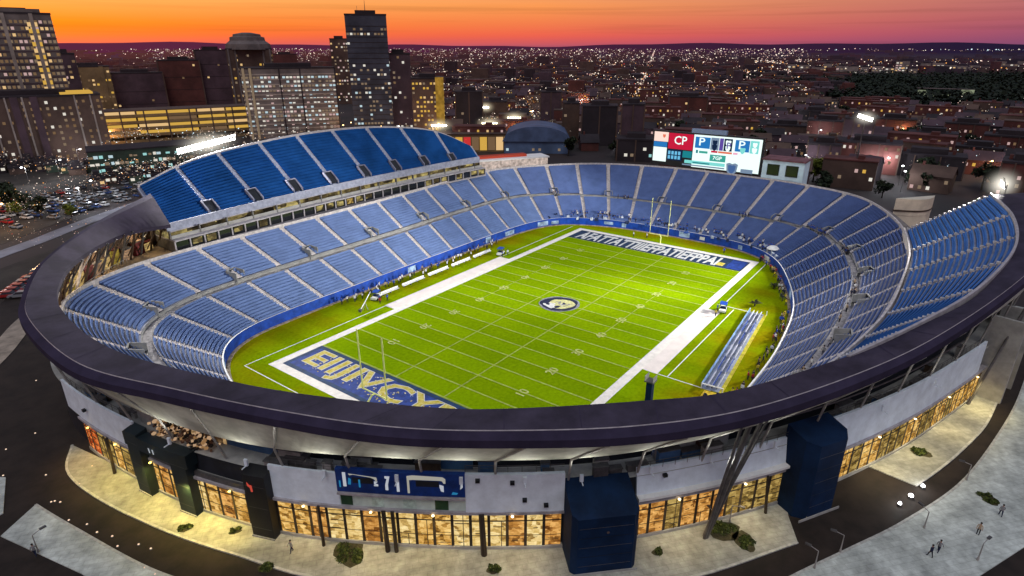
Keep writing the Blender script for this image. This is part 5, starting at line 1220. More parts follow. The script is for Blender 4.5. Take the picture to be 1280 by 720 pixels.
# ------------------------------------------------------------------ the endless city: far roofs, street lights (nobody could count them)
mb = MB()
ga = math.radians(24); gx = np.array([math.cos(ga), math.sin(ga)]); gy = np.array([-math.sin(ga), math.cos(ga)])
def snap(p, s=95.0):
    a, b = p[:2]@gx, p[:2]@gy
    if R.random() < .5: a = round(a/s)*s+R.uniform(-3, 3)
    else: b = round(b/s)*s+R.uniform(-3, 3)
    q = gx*a+gy*b; return np.array([q[0], q[1], 0])
for i in range(3600):
    u = R.uniform(-60, 1340); v = 60+62*R.random()**1.25
    if u > 1060 and 92 < v: continue
    if u > 900 and v < 74 and R.random() < .7: continue
    p = at(u, v, 0); s = 1+pix(p)[2]/1600; W = R.uniform(7, 18)*s; D = R.uniform(7, 14)*s; H = R.uniform(4, 9)*min(s, 2)*(1.8 if R.random() < .06 else 1)
    if not clear(p, 6): continue
    mb.box(-D/2, D/2, -W/2, W/2, 0, H, R.randrange(4), (p[0], p[1], 0), ga+R.choice((0, PI/2)), bottom=False)
o = mb.build('distant_rooftops', [cw['purple'], cw['dark'], cw['red'], cw['brown']]); o['kind'] = 'stuff'
lights_m = [glow('street_light_'+k, c, s, lights=False) for k, c, s in (('white', (1, .86, .70), 1.7), ('pink', (.95, .60, .52), 1.3), ('orange', (1, .42, .10), 1.5), ('cool', (.72, .92, 1), 1.6), ('dim', (.5, .34, .28), 1.0), ('red', (1, .08, .05), .9))]
mb = MB()
def spark(p, r, mi, flat=.7):
    v = len(mb.v); x, y, z = p
    mb.v += [(x-r, y, z), (x, y-r, z), (x+r, y, z), (x, y+r, z), (x, y, z+r*flat), (x, y, z-r*flat)]
    for a, b in ((0, 1), (1, 2), (2, 3), (3, 0)): mb.f += [(v+a, v+b, v+4), (v+b, v+a, v+5)]; mb.m += [mi, mi]
def scatter(n, u0, u1, v0, v1, pal, size=1.0, grid=.6, pw=1.0):
    for i in range(n):
        u = R.uniform(u0, u1); v = v0+(v1-v0)*R.random()**pw; p = at(u, v, 0)
        if R.random() < grid: p = snap(p, 95 if v > 80 else 220)
        if abs(p[0]) < 116 and abs(p[1]) < 96: continue
        k = pix(p)[2]
        if k < 30: continue
        r = k/F_PX*R.choice((.28, .34, .42, .55, .9))*size; z = min(R.uniform(4, 9)+k*.002, 16)
        mb_p = (p[0], p[1], z+r); spark(mb_p, r, R.choice(pal), R.uniform(.5, .9))
W_, Pk, Or, Co, Di, Re = range(6)
scatter(3800, 190, 1010, 60, 84, [W_, Pk, Pk, Di, Di, W_], .85, .5)
scatter(3400, 480, 1010, 80, 124, [W_, W_, Pk, Di, Di, Or], .95, .75)
scatter(1500, 480, 1000, 110, 170, [W_, Di, Pk, W_, Or], .8, .8)
scatter(420, 640, 940, 84, 112, [Or, Or, W_, Pk, Re], .9, .9)
scatter(330, 60, 440, 60, 100, [W_, Pk, Di, Pk], .9, .5)
scatter(260, 940, 1340, 56.5, 66, [W_, Pk, Co, Di], 1.0, .2)
scatter(620, 940, 1340, 78, 93, [W_, W_, Pk, Di, Or], .9, .2)
scatter(160, 860, 1010, 92, 140, [W_, Or, Pk, Di], .95, .6)
scatter(1000, 940, 1340, 138, 232, [W_, Di, Di, Pk, Co], .65, .5)
scatter(260, 480, 720, 140, 190, [W_, Or, Di, W_], .75, .4)
scatter(3400, -60, 330, 172, 300, [W_, W_, Di, Di, Pk, Di, Or, Di], .75, .55)
scatter(420, 110, 320, 176, 236, [Co, Co, W_, Di], 1.0, .4)
scatter(120, 330, 600, 118, 165, [W_, Di, Co], .9, .3)
scatter(420, -60, 200, 262, 335, [W_, Di, Or, Re, Di, W_], .6, .5)
o = mb.build('city_lights', lights_m); o['kind'] = 'stuff'
# bright gatherings of light: lit shopping hall, lit street corner
c, br, W, H = frontage(118, 232, 186, 222, 18); t = thing('shopping_hall', 'low hall with bright turquoise lit bands beside the left deck', 'hall', (c[0], c[1], 0), br+.05)
local_box('wall', -9, 9, -W/2, W/2, 0, H, cw['green'], t); local_box('roof', -9.3, 9.3, -W/2-.3, W/2+.3, H, H+.5, cw['dark'], t)
for j in range(4):
    for k in range(22):
        if R.random() < .72: y = -W/2+W*(k+.5)/22; local_box('window', -9.2, -8.9, y-W/44+.2, y+W/44-R.choice((.2, .5, 0)), H*(.08+.23*j), H*(.08+.23*j)+H*R.uniform(.05, .11), glows[R.choice(('cyan', 'cool', 'white', 'dim', 'dim'))], t)
c, br, W, H = frontage(538, 660, 168, 190, 14); t = thing('lit_market', 'street market hall glowing gold behind the right end of the left deck', 'market', (c[0], c[1], 0), br)
local_box('wall', -7, 7, -W/2, W/2, 0, H, cw['tan'], t); local_box('roof', -7.5, 7.5, -W/2-.5, W/2+.5, H, H+.4, cw['brown'], t)
for k in range(12):
    y = -W/2+W*(k+.5)/12; local_box('window', -7.2, -6.9, y-W/24+.3, y+W/24-.3, H*.1, H*.85, glows[('gold', 'brown', 'gold', 'warm', 'brown', 'gold', 'brown', 'red', 'gold', 'brown', 'warm', 'gold')[k]], t)
def street_lamp_cluster(u, v, z, label, n, spread, ang, g=None, m_=lampglow):
    p = at(u, v, z); t = thing('light_array', label, 'light', (p[0], p[1], 0), ang)
    mb = MB(); mb.tube((0, 0, 0), (0, 0, z), .22, .12, n=6); mb.tube((0, -spread, z), (0, spread, z), .1, n=5); mb.build('mast', M['steel'], t)
    for i in range(n):
        mb = MB(); y = -spread+2*spread*(i+.5)/n; mb.lathe([(.05, -.5), (.55, -.25), (.6, .1), (.25, .45)], (-.2, y, z), 8); mb.build('lamp', m_, t)
    lamp_glare(t, (0, 0, z), 7, spread+7, 6, (1, .88, .6), .35)
brn = math.atan2(_fw[1], _fw[0])
street_lamp_cluster(549, 157, 14, 'wide glaring light array above the market, left of the other two', 6, 4.4, brn); street_lamp_cluster(607, 134, 15, 'small white light array over the dark plain block', 4, 2.2, brn)
street_lamp_cluster(612, 154, 13, 'middle glaring golden light array above the market', 6, 4.8, brn, m_=glow('lamp_gold', (1, .85, .5), 10, False)); street_lamp_cluster(643, 147, 13, 'right glaring golden light array above the market', 6, 4.6, brn, m_=glow('lamp_gold', (1, .85, .5), 10, False))

# ------------------------------------------------------------------ woods and trees
leaf = [mat('leaf_%d' % i, c, .8, .4, .5) for i, c in enumerate(((0.006, 0.012, 0.005), (0.010, 0.018, 0.007), (0.020, 0.030, 0.009)))]
bark = mat('bark', (0.03, 0.022, 0.016), .9, .4, 1)
def crown_mesh(seed, n, rx, rz, zc, size):
    rr = random.Random(seed); mb = MB(); blobs = [(rr.uniform(-.55, .55)*rx, rr.uniform(-.55, .55)*rx, zc+rr.uniform(-.55, .6)*rz, rr.uniform(.35, .6)) for _ in range(9)]
    for i in range(n):
        b = rr.choice(blobs); d = Vector((rr.gauss(0, 1), rr.gauss(0, 1), rr.gauss(0, 1))).normalized()*(.55+.45*rr.random()); c = Vector((b[0]+d.x*rx*b[3], b[1]+d.y*rx*b[3], b[2]+d.z*rz*b[3]))
        a = Vector((rr.uniform(-1, 1), rr.uniform(-1, 1), rr.uniform(-.6, .6))).normalized(); e = a.cross(Vector((rr.uniform(-1, 1), rr.uniform(-1, 1), rr.uniform(-1, 1)))).normalized(); s = size*rr.uniform(.6, 1.3)
        mi = 0 if d.z < -.1 else (1 if rr.random() < .65 else 2)
        mb.quad(c-a*s-e*s*.5, c+a*s*.2-e*s, c+a*s+e*s*.4, c-a*s*.3+e*s, mi)
    return mb
def tree_proto(seed, h, rx, name='tree', n=520):
    t = thing(name, 'x', 'tree', (0, 0, -500)); mb = MB(); mb.tube((0, 0, 0), (0, 0, h*.55), h*.035, h*.018, n=7)
    rr = random.Random(seed)
    for i in range(5): a = rr.uniform(0, 6.28); mb.tube((0, 0, h*(.3+.04*i)), (math.cos(a)*rx*.6, math.sin(a)*rx*.6, h*(.55+.05*i)), h*.014, h*.005, n=5)
    mb.build('trunk', bark, t); crown_mesh(seed, n, rx, h*.36, h*.62, h*.055).build('crown', leaf, t); return t
tp = [tree_proto(1, 9, 3.6), tree_proto(2, 11, 4.2), tree_proto(3, 7, 3.2)]
spots = []
for (u0, u1, v0, v1), nn in (((1000, 1280, 205, 250), 16), ((980, 1280, 140, 205), 26), ((600, 980, 165, 205), 14), ((870, 1060, 105, 150), 16), ((0, 60, 255, 275), 4)):
    got = 0
    while got < nn:
        p = at(R.uniform(u0, u1), R.uniform(v0, v1), 0)
        if not (abs(p[0]) < 116 and abs(p[1]) < 94): spots.append((p, v1)); got += 1
for i, (p, v1) in enumerate(spots):
    reg = 'dark leafy tree in the streets behind the far stand' if v1 > 180 else 'dark tree among the far streets'
    if i >= len(spots)-4: reg = 'dark tree by the car park left of the stadium'
    o = dup(tp[i % 3], (p[0], p[1], 0), R.uniform(0, 6)); o['label'] = reg; o['group'] = reg.replace('tree', 'trees'); o.scale = [R.uniform(.8, 1.25)]*3
# trees with yellow lamplight put into the leaf colour
lamplight_leaf = [mat('lit_leaf_%d' % i, c, .8, .4, .5) for i, c in enumerate(((0.10, 0.12, 0.012), (0.26, 0.28, 0.02), (0.42, 0.40, 0.03)))]
lt = tree_proto(5, 5, 2.4); lt.children[1].data.materials.clear() if lt.children[1].name.startswith('crown') else lt.children[0].data.materials.clear()
for ch in lt.children:
    if ch.name.startswith('crown'):
        for m_ in lamplight_leaf: ch.data.materials.append(m_)
for i, (u, v, lab) in enumerate(((1016, 227, 'yellow lit round tree left of two behind the far stand'), (1042, 231, 'yellow lit round tree right of two behind the far stand'), (20, 270, 'yellow green lit tree beside the left car park, near the frame edge'), (90, 272, 'yellow green lit tree at the end of the left car park'), (1238, 262, 'yellow green lit tree beside the right deck lamp'), (560, 188, 'yellow lit tree before the glowing market'))):
    p = at(u, v, 0); o = dup(lt, (p[0], p[1], 0), i); o['label'] = lab
    o.scale = [2.1 if v < 240 and u > 900 else 1.0]*3
for p_ in tp+[lt]:
    for o in list(p_.children): bpy.data.objects.remove(o)
    bpy.data.objects.remove(p_)
KIDS.clear()
mb = MB(); rr = random.Random(5)
for i in range(5200):                                        # dark woods on the right, one mass
    u, v = rr.uniform(925, 1400), 95+42*rr.random()
    if v > 112+24*min(1, max(0, (u-1000)/70)) or (u < 1000 and (v < 100 or v > 112)): continue
    if (1150 < u < 1215 and 120 < v < 128) or (1010 < u < 1070 and 112 < v < 122): continue
    p = at(u, v, 0); s = rr.uniform(3.5, 7); h = rr.uniform(6, 13)
    for k in range(9):
        c = Vector((p[0]+rr.uniform(-s, s), p[1]+rr.uniform(-s, s), h*rr.uniform(.35, 1))); a = Vector((rr.uniform(-1, 1), rr.uniform(-1, 1), rr.uniform(-.3, .5))).normalized(); e = a.cross(Vector((rr.uniform(-1, 1), rr.uniform(-1, 1), 1))).normalized()
        q = s*rr.uniform(.18, .42); mb.quad(c-a*q-e*q*.6, c+a*q*.4-e*q, c+a*q+e*q*.5, c-a*q*.3+e*q, 0 if rr.random() < .7 else 1)
o = mb.build('woodland', leaf[:2]); o['kind'] = 'stuff'
mb = MB()
rect(mb, 0, 1, 0, 1, 0)
mb = MB(); mb.poly([tuple(at(u, v)) for u, v in ((1000, 139), (1500, 142), (1600, 93), (930, 96), (940, 110), (1000, 116))][::-1])
o = mb.build('woodland_floor', mat('wood_floor', (0.010, 0.016, 0.008), .95, .4, .05)); o['kind'] = 'structure'; o.location.z = -.04
# bright clearing in the woods
p = at(1180, 124, 0); t = thing('park_pavilion', 'pale lit pavilion row in a clearing of the dark woods', 'pavilion', (p[0], p[1], 0), math.atan2(p[1]-CAM[1], p[0]-CAM[0]))
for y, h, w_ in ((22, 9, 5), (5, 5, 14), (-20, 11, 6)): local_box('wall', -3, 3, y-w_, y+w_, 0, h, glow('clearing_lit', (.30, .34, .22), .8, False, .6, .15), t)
local_box('roof', -3.4, 3.4, -26, 28, 11, 11.6, cw['grey'], t)

# ------------------------------------------------------------------ cars
def car_proto(i, paint_):
    t = thing('parked_car', 'x', 'car', (0, 0, -500)); pm = mat('car_paint_%d' % i, paint_, .3, .05, 1, metal=.2, spec=.5)
    prof = [(-2.2, .35), (-2.25, .75), (-1.9, .95), (1.0, .98), (2.05, .82), (2.2, .6), (2.18, .35)]
    mb = MB(); mb.sweep([[(x, y*k, z) for x, z in prof] for y, k in ((-.88, 1), (-.82, 1), (.82, 1), (.88, 1))]); mb.build('body', pm, t)
    lo = [(-1.85, .96), (-1.3, 1.48), (.2, 1.5), (1.0, .97)]
    mb = MB(); mb.sweep([[(x, y*(1 if z < 1 else .82), z) for x, z in lo] for y in (-.80, .80)]); g = mb.build('cabin', M['glass'], t)
    mb = MB(); mb.sweep([[(x, y, z) for x, z in ((-1.28, 1.47), (-1.2, 1.54), (.15, 1.55), (.22, 1.48))] for y in (-.68, .68)]); mb.build('roof', pm, t)
    for x in (-1.4, 1.4):
        for y in (-.8, .8): mb = MB(); mb.tube((x, y-.1, .33), (x, y+.1, .33), .33, n=10); mb.build('wheel', M['rubber'], t)
    return t
cps = [(car_proto(i, c), n) for i, (c, n) in enumerate((((.55, .55, .55), 'white'), ((.35, .02, .02), 'red'), ((.03, .03, .035), 'black'), ((.25, .26, .28), 'silver'), ((.03, .06, .18), 'blue')))]
def lot(u0, v0, u1, v1, u2, v2, n, rows, region, pal, jit=.1):
    """rows of cars between three corners of a car park"""
    a, b, c = at(u0, v0), at(u1, v1), at(u2, v2); ax = math.atan2(*(b-a)[1::-1])
    for r in range(rows):
        for k in range(n):
            if R.random() < .2: continue
            p = a+(b-a)*((k+.5)/n)+(c-a)*((r+.5)/rows); pr_, cn = cps[R.choice(pal)]
            if abs(p[0]) < 60 and p[1] < 96: continue
            o = dup(pr_, (p[0], p[1], .05), ax+PI/2+R.gauss(0, .04)); lab = '%s car parked %s' % (cn, region); o['label'] = lab; o['group'] = lab.replace(' car ', ' cars ')
lot(0, 372, 75, 318, 20, 382, 13, 2, 'in the small lot just outside the ring roof at the left', [0, 1, 1, 1, 3, 4])
lot(-30, 262, 200, 212, 20, 290, 26, 5, 'in the large lit car park beyond the left deck', [0, 0, 2, 3, 3, 1, 4])
for p_, _ in cps:
    for o in list(p_.children): bpy.data.objects.remove(o)
    bpy.data.objects.remove(p_)
KIDS.clear()

# ------------------------------------------------------------------ people
def skinned(name, joints, edges, radii):
    me = bpy.data.meshes.new(name); me.from_pydata(joints, edges, []); o = bpy.data.objects.new(name, me); COL.objects.link(o)
    sm = o.modifiers.new('skin', 'SKIN'); o.modifiers.new('sub', 'SUBSURF').levels = 1
    for v, r in zip(me.skin_vertices[0].data, radii): v.radius = (r, r)
    me.skin_vertices[0].data[0].use_root = True
    bpy.context.view_layer.update(); m2 = bpy.data.meshes.new_from_object(o.evaluated_get(bpy.context.evaluated_depsgraph_get())); bpy.data.objects.remove(o); return m2
def person_proto(i, shirt, trousers, pose):
    k = {'stand': (0, .02), 'walk': (.24, .05), 'wave': (.05, .03)}[pose]; st = k[0]
    J = [(0, 0, .95), (0, 0, 1.2), (0, 0, 1.42), (0, 0, 1.52), (.02, 0, 1.62), (.02, 0, 1.74)]
    E_ = [(0, 1), (1, 2), (2, 3), (3, 4), (4, 5)]; Rd = [.15, .14, .13, .06, .10, .085]
    for sg in (-1, 1):
        b = len(J); s = st*sg
        J += [(0, sg*.10, .88), (s*.55+.03, sg*.11, .50), (s-.02, sg*.11, .09), (s+.14, sg*.12, .045)]; E_ += [(0, b), (b, b+1), (b+1, b+2), (b+2, b+3)]; Rd += [.10, .07, .05, .045]
        b = len(J); up = pose == 'wave' and sg > 0
        J += [(0, sg*.20, 1.40), ((.05 if not up else .1)-s*.4, sg*.27, 1.14 if not up else 1.5), ((.12 if not up else .2)-s*.6, sg*.27, .90 if not up else 1.75), ((.15 if not up else .22)-s*.65, sg*.26, .80 if not up else 1.84)]; E_ += [(2, b), (b, b+1), (b+1, b+2), (b+2, b+3)]; Rd += [.07, .05, .04, .035]
    me = skinned('person', J, E_, Rd)
    for m_ in (shirt, trousers, M['skin'], M['black']): me.materials.append(m_)
    for p in me.polygons:
        z = p.center.z; a = abs(p.center.y)
        p.material_index = 3 if z < .11 else (1 if z < .93 and a < .2 else (2 if z > 1.5 and a < .16 or (a > .2 and (z < .95 or z > 1.72)) else 0)); p.use_smooth = True
    hm = MB(); hm.lathe([(.105, 1.68), (.118, 1.74), (.10, 1.81), (.05, 1.845)], (.005, 0, 0), 10)
    t = thing('person', 'x', 'person', (0, 0, -500)); o = bpy.data.objects.new('body', me); COL.objects.link(o); o.parent = t; hm.build('hair', M['hair'], t); return t
cl_ = {n: mat('cloth_'+n, c, .85, .1, 3) for n, c in dict(white=(.7, .7, .7), blue=(.02, .07, .35), navy=(.012, .018, .05), red=(.4, .03, .03), grey=(.2, .2, .21), tan=(.4, .3, .2), dark=(.02, .02, .025), gold=(.6, .45, .03)).items()}
pp = {}
for i, (a, b, c) in enumerate((('white', 'navy', 'stand'), ('blue', 'dark', 'stand'), ('navy', 'dark', 'walk'), ('red', 'dark', 'stand'), ('grey', 'navy', 'walk'), ('white', 'dark', 'wave'), ('gold', 'navy', 'walk'), ('tan', 'dark', 'stand'))): pp[i] = (person_proto(i, cl_[a], cl_[b], c), a, c)
def folk(p, rz, region, pal):
    pr_, sh, po = pp[R.choice(pal)]; lab = 'tiny %s person in a %s shirt %s' % ({'stand': 'standing', 'walk': 'walking', 'wave': 'waving'}[po], sh, region)
    o = dup(pr_, p, rz); o['label'] = lab; o['group'] = lab.replace('person', 'people').replace('tiny ', ''); return o
for i in range(46):
    x = -30+58*(i+R.uniform(-.3, .3))/46; folk((x, R.uniform(37.6, 40.6), .03), -PI/2+R.gauss(0, .6), 'along the blue wall of the left sideline', [0, 0, 1, 2, 5, 7])
for i in range(72):
    s = 14.6+R.random()*4.6; b, t_ = fB(s), fT(s); d = (b-t_)/np.linalg.norm(b-t_); p = b+d*R.uniform(1.0, 2.4); folk((p[0], p[1], .03), R.uniform(0, 6), 'by the wall of the right sideline', [0, 1, 2, 2, 3, 6, 7])
for i in range(84):
    s = 10.2+R.random()*4.6; f = R.choice((.02, .05, .08)); p = bowl(s, f); folk((p[0], p[1], p[2]+.02), PI+R.gauss(0, .4), 'in the front rows of the far end', [0, 1, 1, 1, 2, 5])
for (s0, s1, n_) in ((11.2, 11.5, 7), (14.9, 15.3, 10), (15.9, 16.2, 8), (9.9, 10.1, 6), (13.4, 13.7, 5)):
    for i in range(n_):
        s = R.uniform(s0, s1); fm = float(fMid(s)[0]); p = bz(s, fm+fgap(s)*R.uniform(-.3, .3), zf); folk((p[0], p[1], p[2]), PI+R.gauss(0, .8), 'gathered on the cross walkway of the far bowl', [1, 2, 2, 4])
for i in range(16):
    s = 17+R.random()*2.4; fm = float(fMid(s)[0]); p = bz(s, fm+fgap(s)*R.uniform(-.3, .3), zf); folk((p[0], p[1], p[2]), R.uniform(0, 6), 'on the cross walkway of the right stand', [0, 2, 7, 4])
for i, (u, v) in enumerate(((1162, 696), (1172, 690), (1222, 668), (1250, 645), (45, 695), (365, 690))):
    p = at(u, v, .13); folk((p[0], p[1], .125), R.uniform(0, 6), 'on the pavement outside the glazed front', [2, 4, 7])
tarp = [mat('tarp_blue', (.015, .06, .26), .6, .4, 1.2), mat('tarp_navy', (.008, .02, .07), .6, .4, 1.2), mat('tarp_white', (.5, .55, .62), .6, .3, 1.2)]
for i in range(34):
    s = 9.6+i*.165+R.uniform(-.05, .05); f0_ = R.choice((.0, .03, .07)); p = bowl(s, f0_); q = bowl(s+R.uniform(.05, .11), f0_); d = q-p; L_ = np.linalg.norm(d); k_ = R.randrange(3)
    t = thing('folded_tarp', 'crumpled %s tarp bundle lying on the front rows of the far end' % ('blue', 'navy', 'white')[k_], 'tarp', (p[0], p[1], p[2]), math.atan2(d[1], d[0])); t['group'] = '%s tarp bundles on the front rows of the far end' % ('blue', 'navy', 'white')[k_]
    mb = MB(); n_ = 7; rw_ = []
    for j in range(n_+1):
        x = L_*j/n_; h = .5+.5*R.random(); w_ = .35+.35*R.random(); rw_.append([(x+R.uniform(-.1, .1), w_*math.cos(a), max(0, h*math.sin(a))) for a in (0, .7, 1.4, 2.1, PI)])
    mb.sweep(rw_, close=False); mb.build('cloth', tarp[k_], t)
# field crew on the pitch edge
for i, (x, y) in enumerate(((-25, 33), (-24, 34.4), (-22.6, 33.2), (18.5, 31), (19.6, 32), (20.4, 30.6), (14, -31), (17, -30.4), (58, 10), (59, 6), (58.5, -18))):
    folk((x, y, .03), R.uniform(0, 6), 'at the edge of the pitch', [0, 1, 3, 6])
for pr_, _, _ in pp.values():
    for o in list(pr_.children): bpy.data.objects.remove(o)
    bpy.data.objects.remove(pr_)
KIDS.clear()

# ------------------------------------------------------------------ sideline furniture
def bench(label, x, y, rz, L_, group=None):
    t = thing('team_bench', label, 'bench', (x, y, .02), rz, group)
    local_box('seat', -L_/2, L_/2, -.25, .25, .42, .5, M['white'], t); local_box('backrest', -L_/2, L_/2, .22, .3, .55, 1.0, M['white'], t)
    for k in (-.45, -.15, .15, .45): local_box('leg', L_*k-.05, L_*k+.05, -.2, .25, 0, .42, M['steel'], t)
    return t
for i in range(5): bench('long white team bench in a line along the left blue wall', -20+9*i, 36.2, 0, 7.5, 'white team benches on the left sideline')
# right sideline: fenced bench enclosure
t = thing('bench_enclosure', 'long blue and white bench enclosure with a yellow edge along the right sideline', 'enclosure', (2, -39.6, 0), math.radians(-4.5*-1))
ex = 19; t.scale = (1, .8, 1)
local_box('blue_screen', -ex, ex, 2.2, 2.3, 0, 1.0, mat('screen_pale_blue', (.20, .32, .52), .6, .5, .9), t); local_box('floor', -ex, ex, -1.5, 2.1, .03, .10, mat('mat_grey', (.24, .27, .34), .8, .3, .5), t)
bl_ = mat('bench_lilac', (.52, .54, .64), .6, .15, 1)
for y in (-.9, .1, 1.1):
    for k in range(6):
        x0 = -ex+.6+k*6.3; f = local_box('bench_seat', x0, x0+5.6, y, y+.34, .40, .47, bl_, t); local_box('bench_back', x0, x0+5.6, y-.10, y-.04, .5, .92, M['bluewall'] if (k+int(y*2)) % 3 == 0 else bl_, f)
        for xx in (x0+.2, x0+2.7, x0+5.2): local_box('bench_leg', xx, xx+.08, y, y+.3, .10, .40, M['steel'], f)
local_box('yellow_strip', -ex, ex, -2.3, -1.5, .03, .09, mat('yellow_strip', (.44, .38, .02), .8, .3, .8), t)
local_box('rail', -ex-.1, -ex+.1, -2.3, 2.3, .9, 1.05, M['white'], t)
for x in (-ex, ex): local_box('rail_post', x-.08, x+.08, -2.3, -2.1, 0, 1.0, M['white'], t); local_box('rail_post', x-.08, x+.08, 2.1, 2.3, 0, 1.0, M['white'], t)
t = thing('equipment_mat', 'yellow mat with dark kit bags at the near end of the bench enclosure', 'mat', (-19.8, -42.2, 0), .07)
local_box('base', -2.4, 2.4, -2, 2, .03, .12, mat('mat_yellow', (.62, .42, .02), .8, .2, .8), t)
for i in range(9): x, y = R.uniform(-2, 1.6), R.uniform(-1.6, 1.2); local_box('kit_bag', x, x+.7, y, y+.4, .12, .5, M['dark'], t)
def cart(label, x, y, rz):
    t = thing('utility_cart', label, 'cart', (x, y, .03), rz)
    local_box('body', -1.5, 1.5, -.7, .7, .35, .8, M['white'], t); local_box('canopy', -.9, 1.1, -.75, .75, 1.9, 2.0, M['bluewall'], t)
    for a in (-.8, 1.0):
        for b in (-.65, .65): local_box('post', a-.04, a+.04, b-.04, b+.04, .8, 1.9, M['steel'], t)
    local_box('seat', -.4, .3, -.6, .6, .8, 1.2, M['navy'], t)
    for a in (-1, 1):
        for b in (-.7, .7): mb = MB(); mb.tube((a, b-.1, .3), (a, b+.1, .3), .3, n=10); mb.build('wheel', M['rubber'], t)
cart('blue roofed white cart at the near end of the left apron', -23.5, 36, .4); cart('small white cart at the far end of the left apron', 19.5, 32.4, .3); cart('small white cart at the far end of the right apron', 17.6, -31.4, .2)
t = thing('sideline_boom', 'pale camera boom on a tripod beside the left apron', 'camera boom', (-29, 33.2, .02), .5)
mb = MB()
for k in range(3): a = 2*PI*k/3; mb.tube((math.cos(a)*.7, math.sin(a)*.7, 0), (0, 0, 1.6), .06, n=5)
mb.build('tripod', M['steel_lt'], t); mb = MB(); mb.tube((-3.2, 0, 1.2), (3.6, 0, 3.0), .12, .07, n=6); mb.build('arm', M['white'], t); local_box('camera_head', 3.4, 4.0, -.25, .25, 2.7, 3.2, M['black'], t); local_box('counterweight', -3.6, -3.0, -.3, .3, .9, 1.5, M['steel'], t)
t = thing('white_canopy', 'round white canopy by the wall at the far right corner of the pitch', 'canopy', (60.8, -30.4, 1.7))
mb = MB(); mb.lathe([(1.7, 1.5), (1.65, 1.7), (1.0, 2.2), (.15, 2.4)], n=16); mb.build('top', M['white'], t)
for k in range(6): a = PI*k/3; mb = MB(); mb.tube((1.5*math.cos(a), 1.5*math.sin(a), 0), (1.5*math.cos(a), 1.5*math.sin(a), 1.6), .07, n=5); mb.build('post', M['white'], t)
t = thing('camera_tower', 'slim dark blue camera tower standing at the near right corner of the pitch', 'camera tower', (*at(811, 500, 0)[:2], 0))
local_box('mast', -.5, .5, -.5, .5, 0, 3.6, M['navy'], t); local_box('platform', -.8, .8, -.8, .8, 3.6, 3.8, M['steel'], t)
for a in (-.7, .7): local_box('rail', -.75, .75, a-.04, a+.04, 3.8, 4.7, M['steel_lt'], t)
dk_leaf = [mat('palm_leaf', (.02, .022, .008), .8, .3, 1)]
for u, v, lab in ((943, 383, 'dark spiky shrub on the worn turf nearest the bench enclosure'), (967, 361, 'dark spiky shrub on the worn turf nearest the far right wall')):
    p = at(u, v, 0); t = thing('spiky_shrub', lab, 'shrub', (p[0], p[1], .02)); mb = MB(); mb.tube((0, 0, 0), (0, 0, .8), .14, .1, n=6); mb.build('stem', bark, t); mb = MB()
    for k in range(34):
        a = R.uniform(0, 6.28); l_ = R.uniform(1.0, 1.9); e = R.uniform(-.2, .9); s = .14
        b = Vector((0, 0, .8)); m_ = b+Vector((math.cos(a)*l_*.55, math.sin(a)*l_*.55, e*l_*.6)); q = b+Vector((math.cos(a)*l_, math.sin(a)*l_, e*l_*.35)); sd_ = Vector((-math.sin(a), math.cos(a), 0))*s
        mb.quad(b-sd_*.4, m_-sd_, m_+sd_, b+sd_*.4); mb.poly([m_-sd_, q, m_+sd_])
    mb.build('fronds', dk_leaf, t)

# ------------------------------------------------------------------ pavement furniture: shrubs, lamp posts, ground lights, wall lamps
shr = [mat('shrub_leaf_%d' % i, c, .8, .4, 2) for i, c in enumerate(((.030, .045, .010), (.055, .075, .014), (.09, .11, .02)))]
def shrub(u, v, r, h, label, cat='shrub'):
    p = at(u, v, .12); t = thing('shrub_bed', label, cat, (p[0], p[1], .12), R.uniform(0, 6))
    mb = MB(); ell(mb, 0, 0, r*1.05, r*.75, .012, 0, 0, 18, .08, R.randrange(99)); mb.build('soil', mat('bed_soil', (.05, .045, .02), .95, .4, 3), t)
    mb = MB(); rr = random.Random(int(u*7+v))
    cs = [(rr.uniform(-.75, .75)*r, rr.uniform(-.5, .5)*r, rr.uniform(.18, .42)*r) for _ in range(7)]
    for i in range(int(300*r)):
        cx_, cy_, q0 = rr.choice(cs); a, q = rr.uniform(0, 6.28), q0*math.sqrt(rr.random()); c = Vector((cx_+q*math.cos(a), cy_+q*math.sin(a), h*rr.random()*(1-(q/q0)**2*.7)+.03)); d = Vector((rr.uniform(-1, 1), rr.uniform(-1, 1), rr.uniform(-.2, .8))).normalized(); e = d.cross(Vector((rr.uniform(-1, 1), rr.uniform(-1, 1), .3))).normalized(); s = rr.uniform(.08, .2)
        mb.quad(c-d*s-e*s*.5, c-e*s, c+d*s, c+e*s, rr.choice((0, 1, 1, 2)))
    mb.build('leaves', shr, t)
for u, v, r, h, lab in ((231, 660, .9, .2, 'flat green shrub bed left of two by the twin entrance pillars'), (294, 664, .7, .3, 'round green shrub right of two by the twin entrance pillars'), (437, 690, 2.2, .35, 'wide ragged green bed beside the front steps'), (617, 712, .8, .6, 'dark round bush on the pavement below the white wall'), (822, 690, .7, .5, 'small green tuft right of the large navy tower'),
    (905, 664, 2.0, .18, 'mossy green patch beside the leaning brace, left of two'), (930, 676, 1.6, .15, 'mossy olive patch beside the leaning brace, right of two'), (1152, 566, 1.3, .6, 'leafy green bed on the pavement right of the second navy tower'), (1237, 624, 1.2, .4, 'green tuft on the wide outer pavement at the right'), (332, 693+17, .9, .6, 'green bush at the lower left edge of the outer pavement, near the lens')):
    shrub(u, v, r, h, lab)
lampw = glow('lamp_white', (.95, .97, 1.0), 14, False)
